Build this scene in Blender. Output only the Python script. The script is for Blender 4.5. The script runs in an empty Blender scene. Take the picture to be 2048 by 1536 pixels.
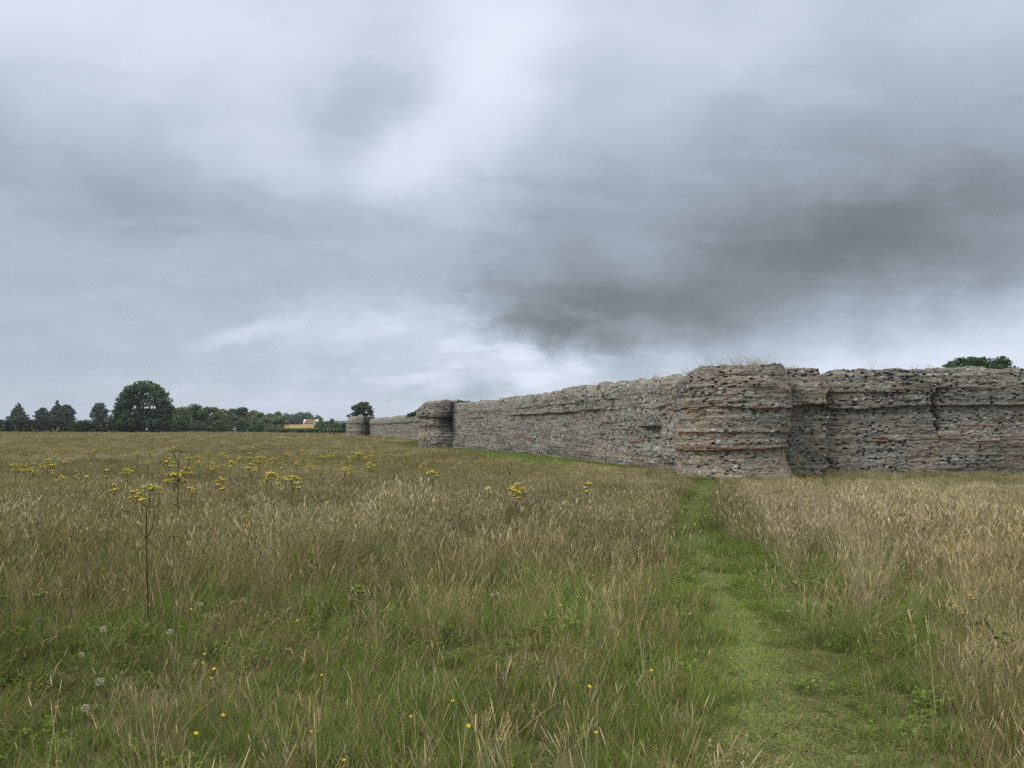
import bpy, bmesh, math, random
import numpy as np
from mathutils import Vector, Matrix

random.seed(7)
rng = np.random.default_rng(7)
scn = bpy.context.scene
COL = scn.collection
R = math.radians

# ------------------------------------------------------------------ camera
FPX, EYE, HORIZON = 1538.0, 1.6, 860.0          # focal length and horizon in a 2048 x 1536 frame
PITCH = math.atan((HORIZON - 768.0) / FPX)
cam_data = bpy.data.cameras.new("camera")
cam_data.sensor_width = 36.0
cam_data.lens = FPX / 2048.0 * 36.0
cam_data.clip_start = 0.05
cam_data.clip_end = 30000.0
cam = bpy.data.objects.new("camera", cam_data)
COL.objects.link(cam)
cam.location = (0, 0, EYE)
cam.rotation_euler = (R(90) + PITCH, 0, 0)
scn.camera = cam


def ray(px, py):
    x, z = (px - 1024.0) / FPX, (768.0 - py) / FPX
    c, s = math.cos(PITCH), math.sin(PITCH)
    return x, c - s * z, s + c * z


def at(px, py, depth):
    x, y, z = ray(px, py)
    t = depth / y
    return Vector((x * t, depth, EYE + z * t))


def gr(px, py, h=0.0):
    x, y, z = ray(px, py)
    t = (h - EYE) / z
    return Vector((x * t, y * t, h))


# ------------------------------------------------------------------ light
SUN_AZ, SUN_EL = R(-118), R(42)                  # azimuth from +Y towards +X
world = bpy.data.worlds.new("World")
scn.world = world
world.use_nodes = True
wt = world.node_tree
wt.nodes.clear()


def wn(kind, **kw):
    n = wt.nodes.new(kind)
    for k, v in kw.items():
        setattr(n, k, v)
    return n


def wlink(a, b):
    wt.links.new(a, b)


def wmath(op, a, b=None, c=None, clamp=False):
    n = wn('ShaderNodeMath', operation=op)
    n.use_clamp = clamp
    for i, v in enumerate((a, b, c)):
        if v is None:
            continue
        if isinstance(v, (int, float)):
            n.inputs[i].default_value = v
        else:
            wlink(v, n.inputs[i])
    return n.outputs[0]


def srgb(r, g, b):
    f = lambda c: (c / 255.0) / 12.92 if c <= 10.31 else (((c / 255.0) + 0.055) / 1.055) ** 2.4
    return (f(r), f(g), f(b), 1.0)


tc = wn('ShaderNodeTexCoord')
sep = wn('ShaderNodeSeparateXYZ')
wlink(tc.outputs['Generated'], sep.inputs[0])
az = wmath('ARCTAN2', sep.outputs[0], sep.outputs[1])
el = wmath('ARCSINE', sep.outputs[2])
azel = wn('ShaderNodeCombineXYZ')
wlink(az, azel.inputs[0])
wlink(el, azel.inputs[1])


def wnoise(vec, scale, detail, rough, dist=0.0):
    n = wn('ShaderNodeTexNoise')
    n.inputs['Scale'].default_value = scale
    n.inputs['Detail'].default_value = detail
    n.inputs['Roughness'].default_value = rough
    n.inputs['Distortion'].default_value = dist
    wlink(vec, n.inputs['Vector'])
    return n


def wvec(op, a, b, c=None):
    n = wn('ShaderNodeVectorMath', operation=op)
    for i, v in enumerate((a, b, c)):
        if v is None:
            continue
        if isinstance(v, tuple):
            n.inputs[i].default_value = v
        else:
            wlink(v, n.inputs[i])
    return n.outputs[0]


# the cloud deck seen in perspective: direction divided by its height
zc = wmath('ADD', wmath('MAXIMUM', sep.outputs[2], 0.0), 0.10)
deck = wn('ShaderNodeCombineXYZ')
wlink(wmath('DIVIDE', sep.outputs[0], zc), deck.inputs[0])
wlink(wmath('DIVIDE', sep.outputs[1], zc), deck.inputs[1])
# warp of the cloud masses: a broad one and a fine one
n_big = wnoise(tc.outputs['Generated'], 5.0, 3.0, 0.55)
n_fine = wnoise(tc.outputs['Generated'], 17.0, 6.0, 0.62)
w1 = wvec('MULTIPLY', wvec('SUBTRACT', n_big.outputs['Color'], (0.5, 0.5, 0.5)), (0.07, 0.05, 0.0))
w2 = wvec('MULTIPLY', wvec('SUBTRACT', n_fine.outputs['Color'], (0.5, 0.5, 0.5)), (0.075, 0.05, 0.0))
pos = wvec('ADD', wvec('ADD', azel.outputs[0], w1), w2)

# cloud masses: px, py of the middle, half sizes in px, tilt, brightness, edge hardness
CLOUDS = [
    (60, -20, 420, 150, 0, .115, 1), (1000, 60, 120, 200, -8, .15, 1.3), (650, 80, 260, 120, 0, .055, 1),
    (1230, 20, 160, 110, 0, .05, 1),
    (560, 250, 75, 95, 20, .045, 1), (715, 225, 120, 72, 18, -.10, 1.5), (930, 200, 60, 60, 0, -.03, 1),
    (815, 325, 85, 52, 30, .115, 1.2), (900, 240, 100, 70, 45, .05, 1),
    (20, 360, 240, 120, -5, -.085, 1), (400, 450, 270, 75, -8, -.105, 1), (40, 600, 260, 160, 0, -.06, 1),
    (230, 710, 330, 90, 0, -.045, 1), (560, 560, 200, 60, 5, -.02, 1),
    (1100, 330, 110, 140, 50, -.045, 1.5), (1170, 130, 55, 90, 70, -.035, 1.6),
    (1620, 430, 480, 190, 4, -.16, 1), (1540, 545, 400, 80, 8, -.165, 1.4), (1240, 625, 240, 52, -3, -.13, 1.8),
    (1080, 565, 130, 100, 0, -.10, 2.2), (1900, 480, 260, 110, 10, -.05, 1), (1130, 660, 120, 24, -10, -.09, 2),
    (1960, 440, 300, 110, 4, -.11, 1), (1350, 470, 330, 90, 8, -.07, 1), (1980, 560, 200, 40, 14, -.05, 1.2), (1780, 640, 300, 26, 9, .03, 1), (1950, 700, 240, 45, 10, .10, 1), (1850, 60, 420, 120, 0, .035, 1),
    (1250, 735, 190, 28, 6, -.03, 1), (1500, 700, 240, 30, 6, -.02, 1),
    (500, 655, 90, 14, 14, .085, 1.6), (720, 650, 190, 26, 8, .055, 1), (960, 690, 130, 40, -6, .085, 1.2),
    (1090, 745, 80, 42, 0, .13, 1.6), (880, 765, 80, 16, 4, .07, 1.5), (640, 700, 150, 22, 0, -.035, 1.2),
    (800, 715, 120, 24, 0, .03, 1), (900, 790, 110, 18, 0, -.075, 1.4), (985, 775, 60, 20, 0, -.05, 1.4),
    (560, 790, 220, 22, 0, .04, 1), (1740, 745, 420, 26, 6, .09, 1),
]
acc = None
for (px, py, sx, sy, rot, amp, hard) in CLOUDS:
    x, y, z = ray(px, py)
    mp = wn('ShaderNodeMapping', vector_type='TEXTURE')
    mp.inputs['Location'].default_value = (math.atan2(x, y), math.atan2(z, math.hypot(x, y)), 0)
    mp.inputs['Rotation'].default_value = (0, 0, R(rot))
    mp.inputs['Scale'].default_value = (sx / FPX * 1.25, sy / FPX * 1.25, 1)
    wlink(pos, mp.inputs['Vector'])
    d = wn('ShaderNodeVectorMath', operation='DOT_PRODUCT')
    wlink(mp.outputs[0], d.inputs[0])
    wlink(mp.outputs[0], d.inputs[1])
    q = d.outputs['Value']
    if hard != 1:
        q = wmath('POWER', q, hard)
    g = wmath('POWER', 0.3679, q)
    acc = wmath('MULTIPLY_ADD', g, amp * (0.72 if amp < 0 else 0.9), acc if acc is not None else 0.78)
n_deck = wnoise(deck.outputs[0], 0.9, 7.0, 0.56, 0.3)
n_puff = wnoise(tc.outputs['Generated'], 7.0, 7.0, 0.58)
low = wmath('POWER', 0.3679, wmath('MULTIPLY', wmath('POWER', wmath('DIVIDE', wmath('SUBTRACT', el, 0.08), 0.10), 2.0), 1.0))
n_cum = wnoise(wvec('MULTIPLY', tc.outputs['Generated'], (1.0, 1.0, 2.6)), 13.0, 7.0, 0.56)
fadeh = wn('ShaderNodeMapRange', interpolation_type='SMOOTHSTEP')
fadeh.inputs['From Min'].default_value, fadeh.inputs['From Max'].default_value = 0.06, 0.30
wlink(el, fadeh.inputs['Value'])
fade = fadeh.outputs[0]
val = wmath('MULTIPLY_ADD', wmath('MULTIPLY', wmath('SUBTRACT', n_deck.outputs[0], 0.5), fade), 0.09, acc)
val = wmath('MULTIPLY_ADD', wmath('SUBTRACT', n_puff.outputs[0], 0.5), 0.10, val)
val = wmath('MULTIPLY_ADD', wmath('MULTIPLY', wmath('SUBTRACT', n_cum.outputs[0], 0.5), low), 0.07, val)
def layer(src, lo, hi, amount, v):
    m = wn('ShaderNodeMapRange', interpolation_type='SMOOTHSTEP')
    m.inputs['From Min'].default_value, m.inputs['From Max'].default_value = lo, hi
    m.inputs['To Min'].default_value, m.inputs['To Max'].default_value = -0.5 * amount, 0.5 * amount
    wlink(src, m.inputs['Value'])
    return wmath('MULTIPLY_ADD', m.outputs[0], fade, v)


# ragged edges of overlapping cloud sheets
sheet1 = wnoise(wvec('MULTIPLY', deck.outputs[0], (0.55, 0.8, 1.0)), 1.1, 7.0, 0.5, 0.0)
sheet2 = wnoise(wvec('ADD', wvec('MULTIPLY', deck.outputs[0], (0.7, 1.0, 1.0)), (7.3, 2.1, 0)), 2.1, 7.0, 0.5, 0.0)
val = layer(sheet1.outputs[0], 0.46, 0.56, 0.035, val)
val = layer(sheet2.outputs[0], 0.47, 0.57, 0.028, val)
lowpuff = wmath('MULTIPLY', wmath('SUBTRACT', n_cum.outputs[0], 0.5), 1.0)
pf = wn('ShaderNodeMapRange', interpolation_type='SMOOTHSTEP')
pf.inputs['From Min'].default_value, pf.inputs['From Max'].default_value = -0.01, 0.11
pf.inputs['To Min'].default_value, pf.inputs['To Max'].default_value = 0.0, 0.05
wlink(lowpuff, pf.inputs['Value'])
# heaped white cloud low over the middle of the long wall
q0 = ray(1000, 715)
mpc = wn('ShaderNodeMapping', vector_type='TEXTURE')
mpc.inputs['Location'].default_value = (math.atan2(q0[0], q0[1]), math.atan2(q0[2], math.hypot(q0[0], q0[1])), 0)
mpc.inputs['Scale'].default_value = (0.20, 0.075, 1)
wlink(pos, mpc.inputs['Vector'])
dc = wn('ShaderNodeVectorMath', operation='DOT_PRODUCT')
wlink(mpc.outputs[0], dc.inputs[0])
wlink(mpc.outputs[0], dc.inputs[1])
heap = wmath('POWER', 0.3679, dc.outputs['Value'])
val = wmath('MULTIPLY_ADD', pf.outputs[0], wmath('MULTIPLY_ADD', heap, 1.5, 0.12), val)
ramp = wn('ShaderNodeValToRGB')
cr = ramp.color_ramp
stops = [(.36, (92, 101, 105)), (.47, (117, 127, 132)), (.56, (141, 151, 160)), (.65, (162, 173, 186)),
         (.73, (182, 194, 208)), (.81, (203, 213, 228)), (.90, (219, 229, 245)), (1.0, (233, 241, 253))]
cr.elements[0].position, cr.elements[0].color = stops[0][0], srgb(*stops[0][1])
cr.elements[1].position, cr.elements[1].color = stops[-1][0], srgb(*stops[-1][1])
for p, c in stops[1:-1]:
    e = cr.elements.new(p)
    e.color = srgb(*c)
wlink(val, ramp.inputs[0])
# an overcast sky grows brighter overhead (out of the picture) than near the horizon
up = wn('ShaderNodeMapRange', interpolation_type='SMOOTHSTEP')
up.inputs['From Min'].default_value = 0.58
up.inputs['From Max'].default_value = 1.15
up.inputs['To Min'].default_value = 0.77
up.inputs['To Max'].default_value = 3.2
wlink(el, up.inputs['Value'])
bg_cloud = wn('ShaderNodeBackground')
neut = wn('ShaderNodeMix', data_type='RGBA')
nfac = wn('ShaderNodeMapRange', interpolation_type='SMOOTHSTEP')
nfac.inputs['From Min'].default_value = 0.58
nfac.inputs['From Max'].default_value = 0.9
wlink(el, nfac.inputs['Value'])
wlink(nfac.outputs[0], neut.inputs[0])
wlink(ramp.outputs[0], neut.inputs[6])
neut.inputs[7].default_value = (0.80, 0.775, 0.72, 1)      # the bright cloud deck overhead is neutral white
wlink(neut.outputs[2], bg_cloud.inputs['Color'])
wlink(up.outputs[0], bg_cloud.inputs['Strength'])
sky = wn('ShaderNodeTexSky', sky_type='NISHITA')
sky.sun_disc = False
sky.sun_elevation = SUN_EL
sky.sun_rotation = SUN_AZ
bg_sky = wn('ShaderNodeBackground')
bg_sky.inputs['Strength'].default_value = 0.08
wlink(sky.outputs[0], bg_sky.inputs['Color'])
mixw = wn('ShaderNodeMixShader')
mixw.inputs[0].default_value = 0.94
wlink(bg_sky.outputs[0], mixw.inputs[1])
wlink(bg_cloud.outputs[0], mixw.inputs[2])
wout = wn('ShaderNodeOutputWorld')
wlink(mixw.outputs[0], wout.inputs[0])

sun_data = bpy.data.lights.new("sun", 'SUN')
sun_data.energy = 1.5
sun_data.angle = R(16)
sun_data.color = (1.0, 0.955, 0.89)
sun = bpy.data.objects.new("sun", sun_data)
COL.objects.link(sun)
sun_dir = Vector((math.sin(SUN_AZ) * math.cos(SUN_EL), math.cos(SUN_AZ) * math.cos(SUN_EL), math.sin(SUN_EL)))
sun.rotation_euler = (-sun_dir).to_track_quat('-Z', 'Y').to_euler()
sun.location = sun_dir * 60

scn.view_settings.view_transform = 'Standard'
scn.view_settings.look = 'None'
scn.view_settings.exposure = 0.40
scn.view_settings.gamma = 1.0
scn.view_settings.use_curve_mapping = False
scn.cycles.max_bounces = 6
scn.cycles.diffuse_bounces = 3
scn.cycles.transparent_max_bounces = 4
scn.cycles.use_denoising = False
scn.cycles.denoiser = 'OPENIMAGEDENOISE'
scn.cycles.denoising_input_passes = 'RGB_ALBEDO_NORMAL'
scn.cycles.denoising_prefilter = 'ACCURATE'


# ------------------------------------------------------------------ helpers
def tag(o, label=None, cat=None, group=None, kind=None):
    for k, v in (("label", label), ("category", cat), ("group", group), ("kind", kind)):
        if v:
            o[k] = v
    return o


def thing(name, label, cat, loc=(0, 0, 0), rotz=0.0, group=None):
    o = bpy.data.objects.new(name, None)
    o.empty_display_size = 0.2
    COL.objects.link(o)
    o.location = loc
    o.rotation_euler = (0, 0, rotz)
    return tag(o, label, cat, group)


def build(name, verts, faces, mats, parent=None, cols=None, smooth=False, midx=None, link=True):
    me = bpy.data.meshes.new(name)
    if isinstance(verts, np.ndarray):
        verts = verts.reshape(-1, 3)
        faces_arr = isinstance(faces, np.ndarray)
        nv = len(verts)
        if faces_arr:
            nf, k = faces.shape
            me.vertices.add(nv)
            me.vertices.foreach_set('co', verts.astype(np.float32).ravel())
            me.loops.add(nf * k)
            me.loops.foreach_set('vertex_index', faces.astype(np.int32).ravel())
            me.polygons.add(nf)
            me.polygons.foreach_set('loop_start', np.arange(0, nf * k, k, dtype=np.int32))
            me.update(calc_edges=True)
        else:
            me.from_pydata(verts.tolist(), [], faces)
    else:
        me.from_pydata(verts, [], faces)
    if not isinstance(mats, (list, tuple)):
        mats = [mats]
    for m in mats:
        me.materials.append(m)
    if midx is not None:
        me.polygons.foreach_set('material_index', np.asarray(midx, dtype=np.int32))
    if smooth:
        me.polygons.foreach_set('use_smooth', np.ones(len(me.polygons), dtype=bool))
    if cols is not None:
        a = me.color_attributes.new('Col', 'FLOAT_COLOR', 'POINT')
        c4 = np.ones((len(me.vertices), 4), dtype=np.float32)
        c4[:, :3] = cols
        a.data.foreach_set('color', c4.ravel())
    me.validate()
    o = bpy.data.objects.new(name, me)
    if link:
        COL.objects.link(o)
    if parent is not None:
        o.parent = parent
    return o


def copy_tree(o, parent=None):
    c = o.copy()
    COL.objects.link(c)
    if parent is not None:
        c.parent = parent
    for ch in list(o.children):
        copy_tree(ch, c)
    return c


class MB:
    """collects verts and faces of one mesh, with a colour per vertex"""

    def __init__(self):
        self.v, self.f, self.c, self.m = [], [], [], []

    def add(self, verts, faces, col=(1, 1, 1), mat=0):
        b = len(self.v)
        self.v += [tuple(p) for p in verts]
        self.f += [tuple(i + b for i in f) for f in faces]
        self.c += [col] * len(verts)
        self.m += [mat] * len(faces)

    def box(self, cx, cy, cz, sx, sy, sz, M=None, col=(1, 1, 1), mat=0, taper=1.0):
        vs = []
        for z, k in ((-.5, 1.0), (.5, taper)):
            for x, y in ((-.5, -.5), (.5, -.5), (.5, .5), (-.5, .5)):
                vs.append(Vector((cx + x * sx * k, cy + y * sy * k, cz + z * sz)))
        if M is not None:
            vs = [M @ p for p in vs]
        self.add(vs, [(3, 2, 1, 0), (4, 5, 6, 7), (0, 1, 5, 4), (1, 2, 6, 5), (2, 3, 7, 6), (3, 0, 4, 7)], col, mat)

    def tube(self, pts, rad, n=5, col=(1, 1, 1), mat=0):
        pts = [Vector(p) for p in pts]
        rings = []
        for i, p in enumerate(pts):
            d = (pts[min(i + 1, len(pts) - 1)] - pts[max(i - 1, 0)]).normalized()
            a = d.orthogonal().normalized()
            b = d.cross(a)
            r = rad[i] if isinstance(rad, (list, tuple)) else rad
            rings.append([p + (a * math.cos(2 * math.pi * k / n) + b * math.sin(2 * math.pi * k / n)) * r for k in range(n)])
        vs = [p for r in rings for p in r]
        fs = []
        for i in range(len(pts) - 1):
            for k in range(n):
                k2 = (k + 1) % n
                fs.append((i * n + k, i * n + k2, (i + 1) * n + k2, (i + 1) * n + k))
        fs.append(tuple(range(n))[::-1])
        fs.append(tuple((len(pts) - 1) * n + k for k in range(n)))
        self.add(vs, fs, col, mat)

    def build(self, name, mats, parent=None, smooth=False, link=True):
        return build(name, self.v, self.f, mats, parent, np.array(self.c, dtype=np.float32) if self.c else None, smooth,
                     self.m if isinstance(mats, (list, tuple)) and len(mats) > 1 else None, link)


def _hash(ix, iy, seed):
    h = (ix.astype(np.int64) * 374761393 + iy.astype(np.int64) * 668265263 + int(seed) * 974634777) & 0xffffffff
    h = ((h ^ (h >> 13)) * 1274126177) & 0xffffffff
    h = ((h ^ (h >> 15)) * 2246822519) & 0xffffffff
    return ((h ^ (h >> 16)) & 0xffffff) / float(0xffffff)


def vnoise(x, y, seed=0):
    x, y = np.asarray(x, float), np.asarray(y, float)
    x, y = np.broadcast_arrays(x, y)
    ix, iy = np.floor(x), np.floor(y)
    fx, fy = x - ix, y - iy
    fx, fy = fx * fx * fx * (fx * (fx * 6 - 15) + 10), fy * fy * fy * (fy * (fy * 6 - 15) + 10)
    a, b = _hash(ix, iy, seed), _hash(ix + 1, iy, seed)
    c, d = _hash(ix, iy + 1, seed), _hash(ix + 1, iy + 1, seed)
    return ((a + (b - a) * fx) * (1 - fy) + (c + (d - c) * fx) * fy) * 2 - 1


def fbm(x, y, seed=0, oct=4, gain=0.5):
    s, amp, tot = 0.0, 1.0, 0.0
    x, y = np.asarray(x, float), np.asarray(y, float)
    for i in range(oct):
        s = s + amp * vnoise(x * 2.0 ** i + 17.3 * i, y * 2.0 ** i - 9.1 * i, seed + i * 31)
        tot += amp
        amp *= gain
    return s / tot * 1.5


def sstep(a, b, x):
    t = np.clip((x - a) / (b - a), 0, 1)
    return t * t * (3 - 2 * t)


def voronoi(u, v, cw, chh, seed):
    """nearest jittered cell: normalised distance, gap to the second, three random numbers of the cell"""
    x, y = u / cw, v / chh
    ix, iy = np.floor(x), np.floor(y)
    d1 = np.full(x.shape, 9.0)
    d2 = np.full(x.shape, 9.0)
    cx, cy = ix.copy(), iy.copy()
    for ox in (-1, 0, 1):
        for oy in (-1, 0, 1):
            jx, jy = ix + ox, iy + oy
            px = jx + 0.15 + 0.7 * _hash(jx, jy, seed)
            py = jy + 0.15 + 0.7 * _hash(jx, jy, seed + 1)
            d = np.hypot(x - px, y - py)
            near = d < d1
            d2 = np.where(near, d1, np.minimum(d2, d))
            cx, cy = np.where(near, jx, cx), np.where(near, jy, cy)
            d1 = np.where(near, d, d1)
    return d1, d2 - d1, _hash(cx, cy, seed + 2), _hash(cx, cy, seed + 3), _hash(cx, cy, seed + 4)


# ------------------------------------------------------------------ materials
def mat_nodes(name):
    m = bpy.data.materials.new(name)
    m.use_nodes = True
    nt = m.node_tree
    nt.nodes.clear()
    out = nt.nodes.new('ShaderNodeOutputMaterial')
    return m, nt, out


def N(nt, kind, ins=None, **kw):
    n = nt.nodes.new(kind)
    for k, v in kw.items():
        setattr(n, k, v)
    for k, v in (ins or {}).items():
        if hasattr(v, 'is_output'):
            nt.links.new(v, n.inputs[k])
        else:
            n.inputs[k].default_value = v
    return n


def mix(nt, a, b, fac, blend='MIX'):
    n = nt.nodes.new('ShaderNodeMix')
    n.data_type = 'RGBA'
    n.blend_type = blend
    for idx, v in ((0, fac), (6, a), (7, b)):
        if hasattr(v, 'is_output'):
            nt.links.new(v, n.inputs[idx])
        elif isinstance(v, (tuple, list)):
            n.inputs[idx].default_value = (*v[:3], 1.0)
        else:
            n.inputs[idx].default_value = v
    return n.outputs[2]


def mat_stone():
    m, nt, out = mat_nodes("flint_rubble")
    at_ = N(nt, 'ShaderNodeAttribute', attribute_name='Col')
    tcx = N(nt, 'ShaderNodeTexCoord')
    n1 = N(nt, 'ShaderNodeTexNoise', {'Vector': tcx.outputs['Object'], 'Scale': 26.0, 'Detail': 5.0, 'Roughness': 0.65})
    r1 = N(nt, 'ShaderNodeMapRange', {'Value': n1.outputs[0], 'From Min': 0.3, 'From Max': 0.7, 'To Min': 0.72, 'To Max': 1.28})
    c = mix(nt, at_.outputs['Color'], r1.outputs[0], 1.0, 'MULTIPLY')
    b = N(nt, 'ShaderNodeBump', {'Height': n1.outputs[0], 'Strength': 0.6, 'Distance': 0.02})
    p = N(nt, 'ShaderNodeBsdfPrincipled', {'Base Color': c, 'Roughness': 0.9, 'Normal': b.outputs[0]})
    p.inputs['Specular IOR Level'].default_value = 0.25
    nt.links.new(p.outputs[0], out.inputs[0])
    return m


def mat_plant(name, transl=0.25, instanced=False, rough=0.6, spec=True):
    m, nt, out = mat_nodes(name)
    a = N(nt, 'ShaderNodeAttribute', attribute_name='Col')
    c = a.outputs['Color']
    if instanced:
        t = N(nt, 'ShaderNodeAttribute', attribute_name='tint', attribute_type='INSTANCER')
        c = mix(nt, c, t.outputs['Color'], 1.0, 'MULTIPLY')
    else:
        tcx = N(nt, 'ShaderNodeTexCoord')
        n1 = N(nt, 'ShaderNodeTexNoise', {'Vector': tcx.outputs['Object'], 'Scale': 1.3, 'Detail': 3.0})
        r1 = N(nt, 'ShaderNodeMapRange', {'Value': n1.outputs[0], 'From Min': 0.3, 'From Max': 0.7, 'To Min': 0.75, 'To Max': 1.25})
        c = mix(nt, c, r1.outputs[0], 1.0, 'MULTIPLY')
    d = N(nt, 'ShaderNodeBsdfDiffuse', {'Color': c})
    tr = N(nt, 'ShaderNodeBsdfTranslucent', {'Color': c})
    mx = N(nt, 'ShaderNodeMixShader', {0: transl})
    nt.links.new(d.outputs[0], mx.inputs[1])
    nt.links.new(tr.outputs[0], mx.inputs[2])
    nt.links.new(mx.outputs[0], out.inputs[0])
    return m


def mat_plain(name, col, col2=None, scale=3.0, rough=0.85, bump=0.0, attr=False):
    m, nt, out = mat_nodes(name)
    tcx = N(nt, 'ShaderNodeTexCoord')
    n1 = N(nt, 'ShaderNodeTexNoise', {'Vector': tcx.outputs['Object'], 'Scale': scale, 'Detail': 5.0, 'Roughness': 0.6})
    c2 = col2 or tuple(x * 0.7 for x in col)
    r1 = N(nt, 'ShaderNodeMapRange', {'Value': n1.outputs[0], 'From Min': 0.35, 'From Max': 0.65})
    c = mix(nt, c2, col, r1.outputs[0])
    p = N(nt, 'ShaderNodeBsdfPrincipled', {'Base Color': c, 'Roughness': rough})
    p.inputs['Specular IOR Level'].default_value = 0.3
    if bump:
        b = N(nt, 'ShaderNodeBump', {'Height': n1.outputs[0], 'Strength': bump, 'Distance': 0.02})
        nt.links.new(b.outputs[0], p.inputs['Normal'])
    nt.links.new(p.outputs[0], out.inputs[0])
    return m


def mat_ground():
    m, nt, out = mat_nodes("meadow_soil")
    g = N(nt, 'ShaderNodeNewGeometry')
    n1 = N(nt, 'ShaderNodeTexNoise', {'Vector': g.outputs['Position'], 'Scale': 0.25, 'Detail': 6.0, 'Roughness': 0.6})
    n2 = N(nt, 'ShaderNodeTexNoise', {'Vector': g.outputs['Position'], 'Scale': 9.0, 'Detail': 6.0, 'Roughness': 0.7})
    r1 = N(nt, 'ShaderNodeMapRange', {'Value': n1.outputs[0], 'From Min': 0.35, 'From Max': 0.65})
    r2 = N(nt, 'ShaderNodeMapRange', {'Value': n2.outputs[0], 'From Min': 0.3, 'From Max': 0.7, 'To Min': 0.5, 'To Max': 1.4})
    c = mix(nt, (0.075, 0.062, 0.032), (0.058, 0.066, 0.028), r1.outputs[0])
    c = mix(nt, c, r2.outputs[0], 1.0, 'MULTIPLY')
    p = N(nt, 'ShaderNodeBsdfDiffuse', {'Color': c})
    nt.links.new(p.outputs[0], out.inputs[0])
    return m


def mat_field(name, a, b, sc):
    m, nt, out = mat_nodes(name)
    g = N(nt, 'ShaderNodeNewGeometry')
    n1 = N(nt, 'ShaderNodeTexNoise', {'Vector': g.outputs['Position'], 'Scale': sc, 'Detail': 6.0, 'Roughness': 0.65})
    r1 = N(nt, 'ShaderNodeMapRange', {'Value': n1.outputs[0], 'From Min': 0.35, 'From Max': 0.65})
    p = N(nt, 'ShaderNodeBsdfDiffuse', {'Color': mix(nt, a, b, r1.outputs[0])})
    nt.links.new(p.outputs[0], out.inputs[0])
    return m


M_STONE = mat_stone()
M_GRASS = mat_plant("meadow_grass_blades", 0.36, instanced=True)
M_PLANT = mat_plant("plant_leaves_and_stems", 0.25)
M_LEAF = mat_plant("tree_leaves", 0.3)
M_BARK = mat_plain("bark", (0.07, 0.055, 0.04), (0.035, 0.03, 0.024), 4.0, 0.95, 0.6)
M_BRICK = mat_stone()
M_BRICK.name = "roman_brick"
M_GROUND = mat_ground()


# ------------------------------------------------------------------ ground, hill, far field
def ground_height(x, y):
    r = np.hypot(x, y)
    return np.clip(0.0135 * (r - 240.0), 0.0, 8.9)


nr, na = 90, 120
rr = np.concatenate([[0.0], np.geomspace(1.0, 4200.0, nr - 1)])
aa = np.linspace(0, 2 * np.pi, na, endpoint=False)
RG, AG = np.meshgrid(rr, aa, indexing='ij')
GX, GY = RG * np.sin(AG), RG * np.cos(AG)
GZ = ground_height(GX, GY)
verts = np.stack([GX, GY, GZ], -1).reshape(-1, 3)
ii, jj = np.meshgrid(np.arange(nr - 1), np.arange(na), indexing='ij')
j2 = (jj + 1) % na
faces = np.stack([ii * na + jj, ii * na + j2, (ii + 1) * na + j2, (ii + 1) * na + jj], -1).reshape(-1, 4)[:, ::-1]
ground = build("ground", verts, faces, M_GROUND, smooth=True)
tag(ground, "meadow soil under the long grass", None, None, "structure")

# distant wooded ridge
def make_hill():
    n = 260
    pa = np.linspace(R(-60), R(60), n)
    prof = 30 + 2.6 * fbm(pa * 9, 0 * pa, 5, 4) + 1.8 * np.abs(vnoise(pa * 260, 0 * pa, 8)) + 0.9 * vnoise(pa * 600, 0 * pa, 9)
    rows = []
    for k, (rad, f) in enumerate([(2100, 0.30), (2250, 0.5), (2450, 0.8), (2530, 0.93), (2580, 1.0), (2700, 0.9), (3100, 0.4)]):
        z = prof * f + (1.0 * vnoise(pa * 300, pa * 0 + k * 3.1, 11) if k < 5 else 0)
        rows.append(np.stack([rad * np.sin(pa), rad * np.cos(pa), z], -1))
    V = np.concatenate(rows)
    ii, jj = np.meshgrid(np.arange(len(rows) - 1), np.arange(n - 1), indexing='ij')
    F = np.stack([ii * n + jj, (ii + 1) * n + jj, (ii + 1) * n + jj + 1, ii * n + jj + 1], -1).reshape(-1, 4)
    o = build("hill", V, F, mat_field("far_wood", (0.030, 0.045, 0.030), (0.052, 0.066, 0.042), 0.05), smooth=True)
    tag(o, "low wooded ridge fading blue on the skyline", None, None, "structure")


make_hill()


def make_field():
    # golden stubble on the slope below the barn
    n, m = 30, 10
    V = []
    for i in range(m):
        rad = 395 + (700 - 395) * i / (m - 1)
        for j in range(n):
            a0 = math.atan2(*ray(545, 860)[:2])
            a1 = math.atan2(*ray(646, 860)[:2])
            a = a0 + (a1 - a0) * j / (n - 1)
            x, y = rad * math.sin(a), rad * math.cos(a)
            V.append((x, y, float(ground_height(np.array(x), np.array(y))) + 0.35))
    F = [(i * n + j, i * n + j + 1, (i + 1) * n + j + 1, (i + 1) * n + j) for i in range(m - 1) for j in range(n - 1)]
    o = build("wheat_field", V, F, mat_field("ripe_wheat", (0.26, 0.185, 0.085), (0.20, 0.15, 0.075), 0.3))
    tag(o, "golden ripe field on the rise below the red roofed barn", None, None, "structure")


make_field()


# ------------------------------------------------------------------ the flint wall and its bastions
PAL = np.array([(0.315, 0.295, 0.27), (0.235, 0.222, 0.205), (0.30, 0.265, 0.215), (0.165, 0.155, 0.145), (0.07, 0.066, 0.062),
                (0.46, 0.435, 0.39), (0.27, 0.205, 0.135), (0.225, 0.22, 0.185)])
PAL_CUM = np.array([0.22, 0.43, 0.60, 0.72, 0.80, 0.87, 0.94, 1.0])


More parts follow.
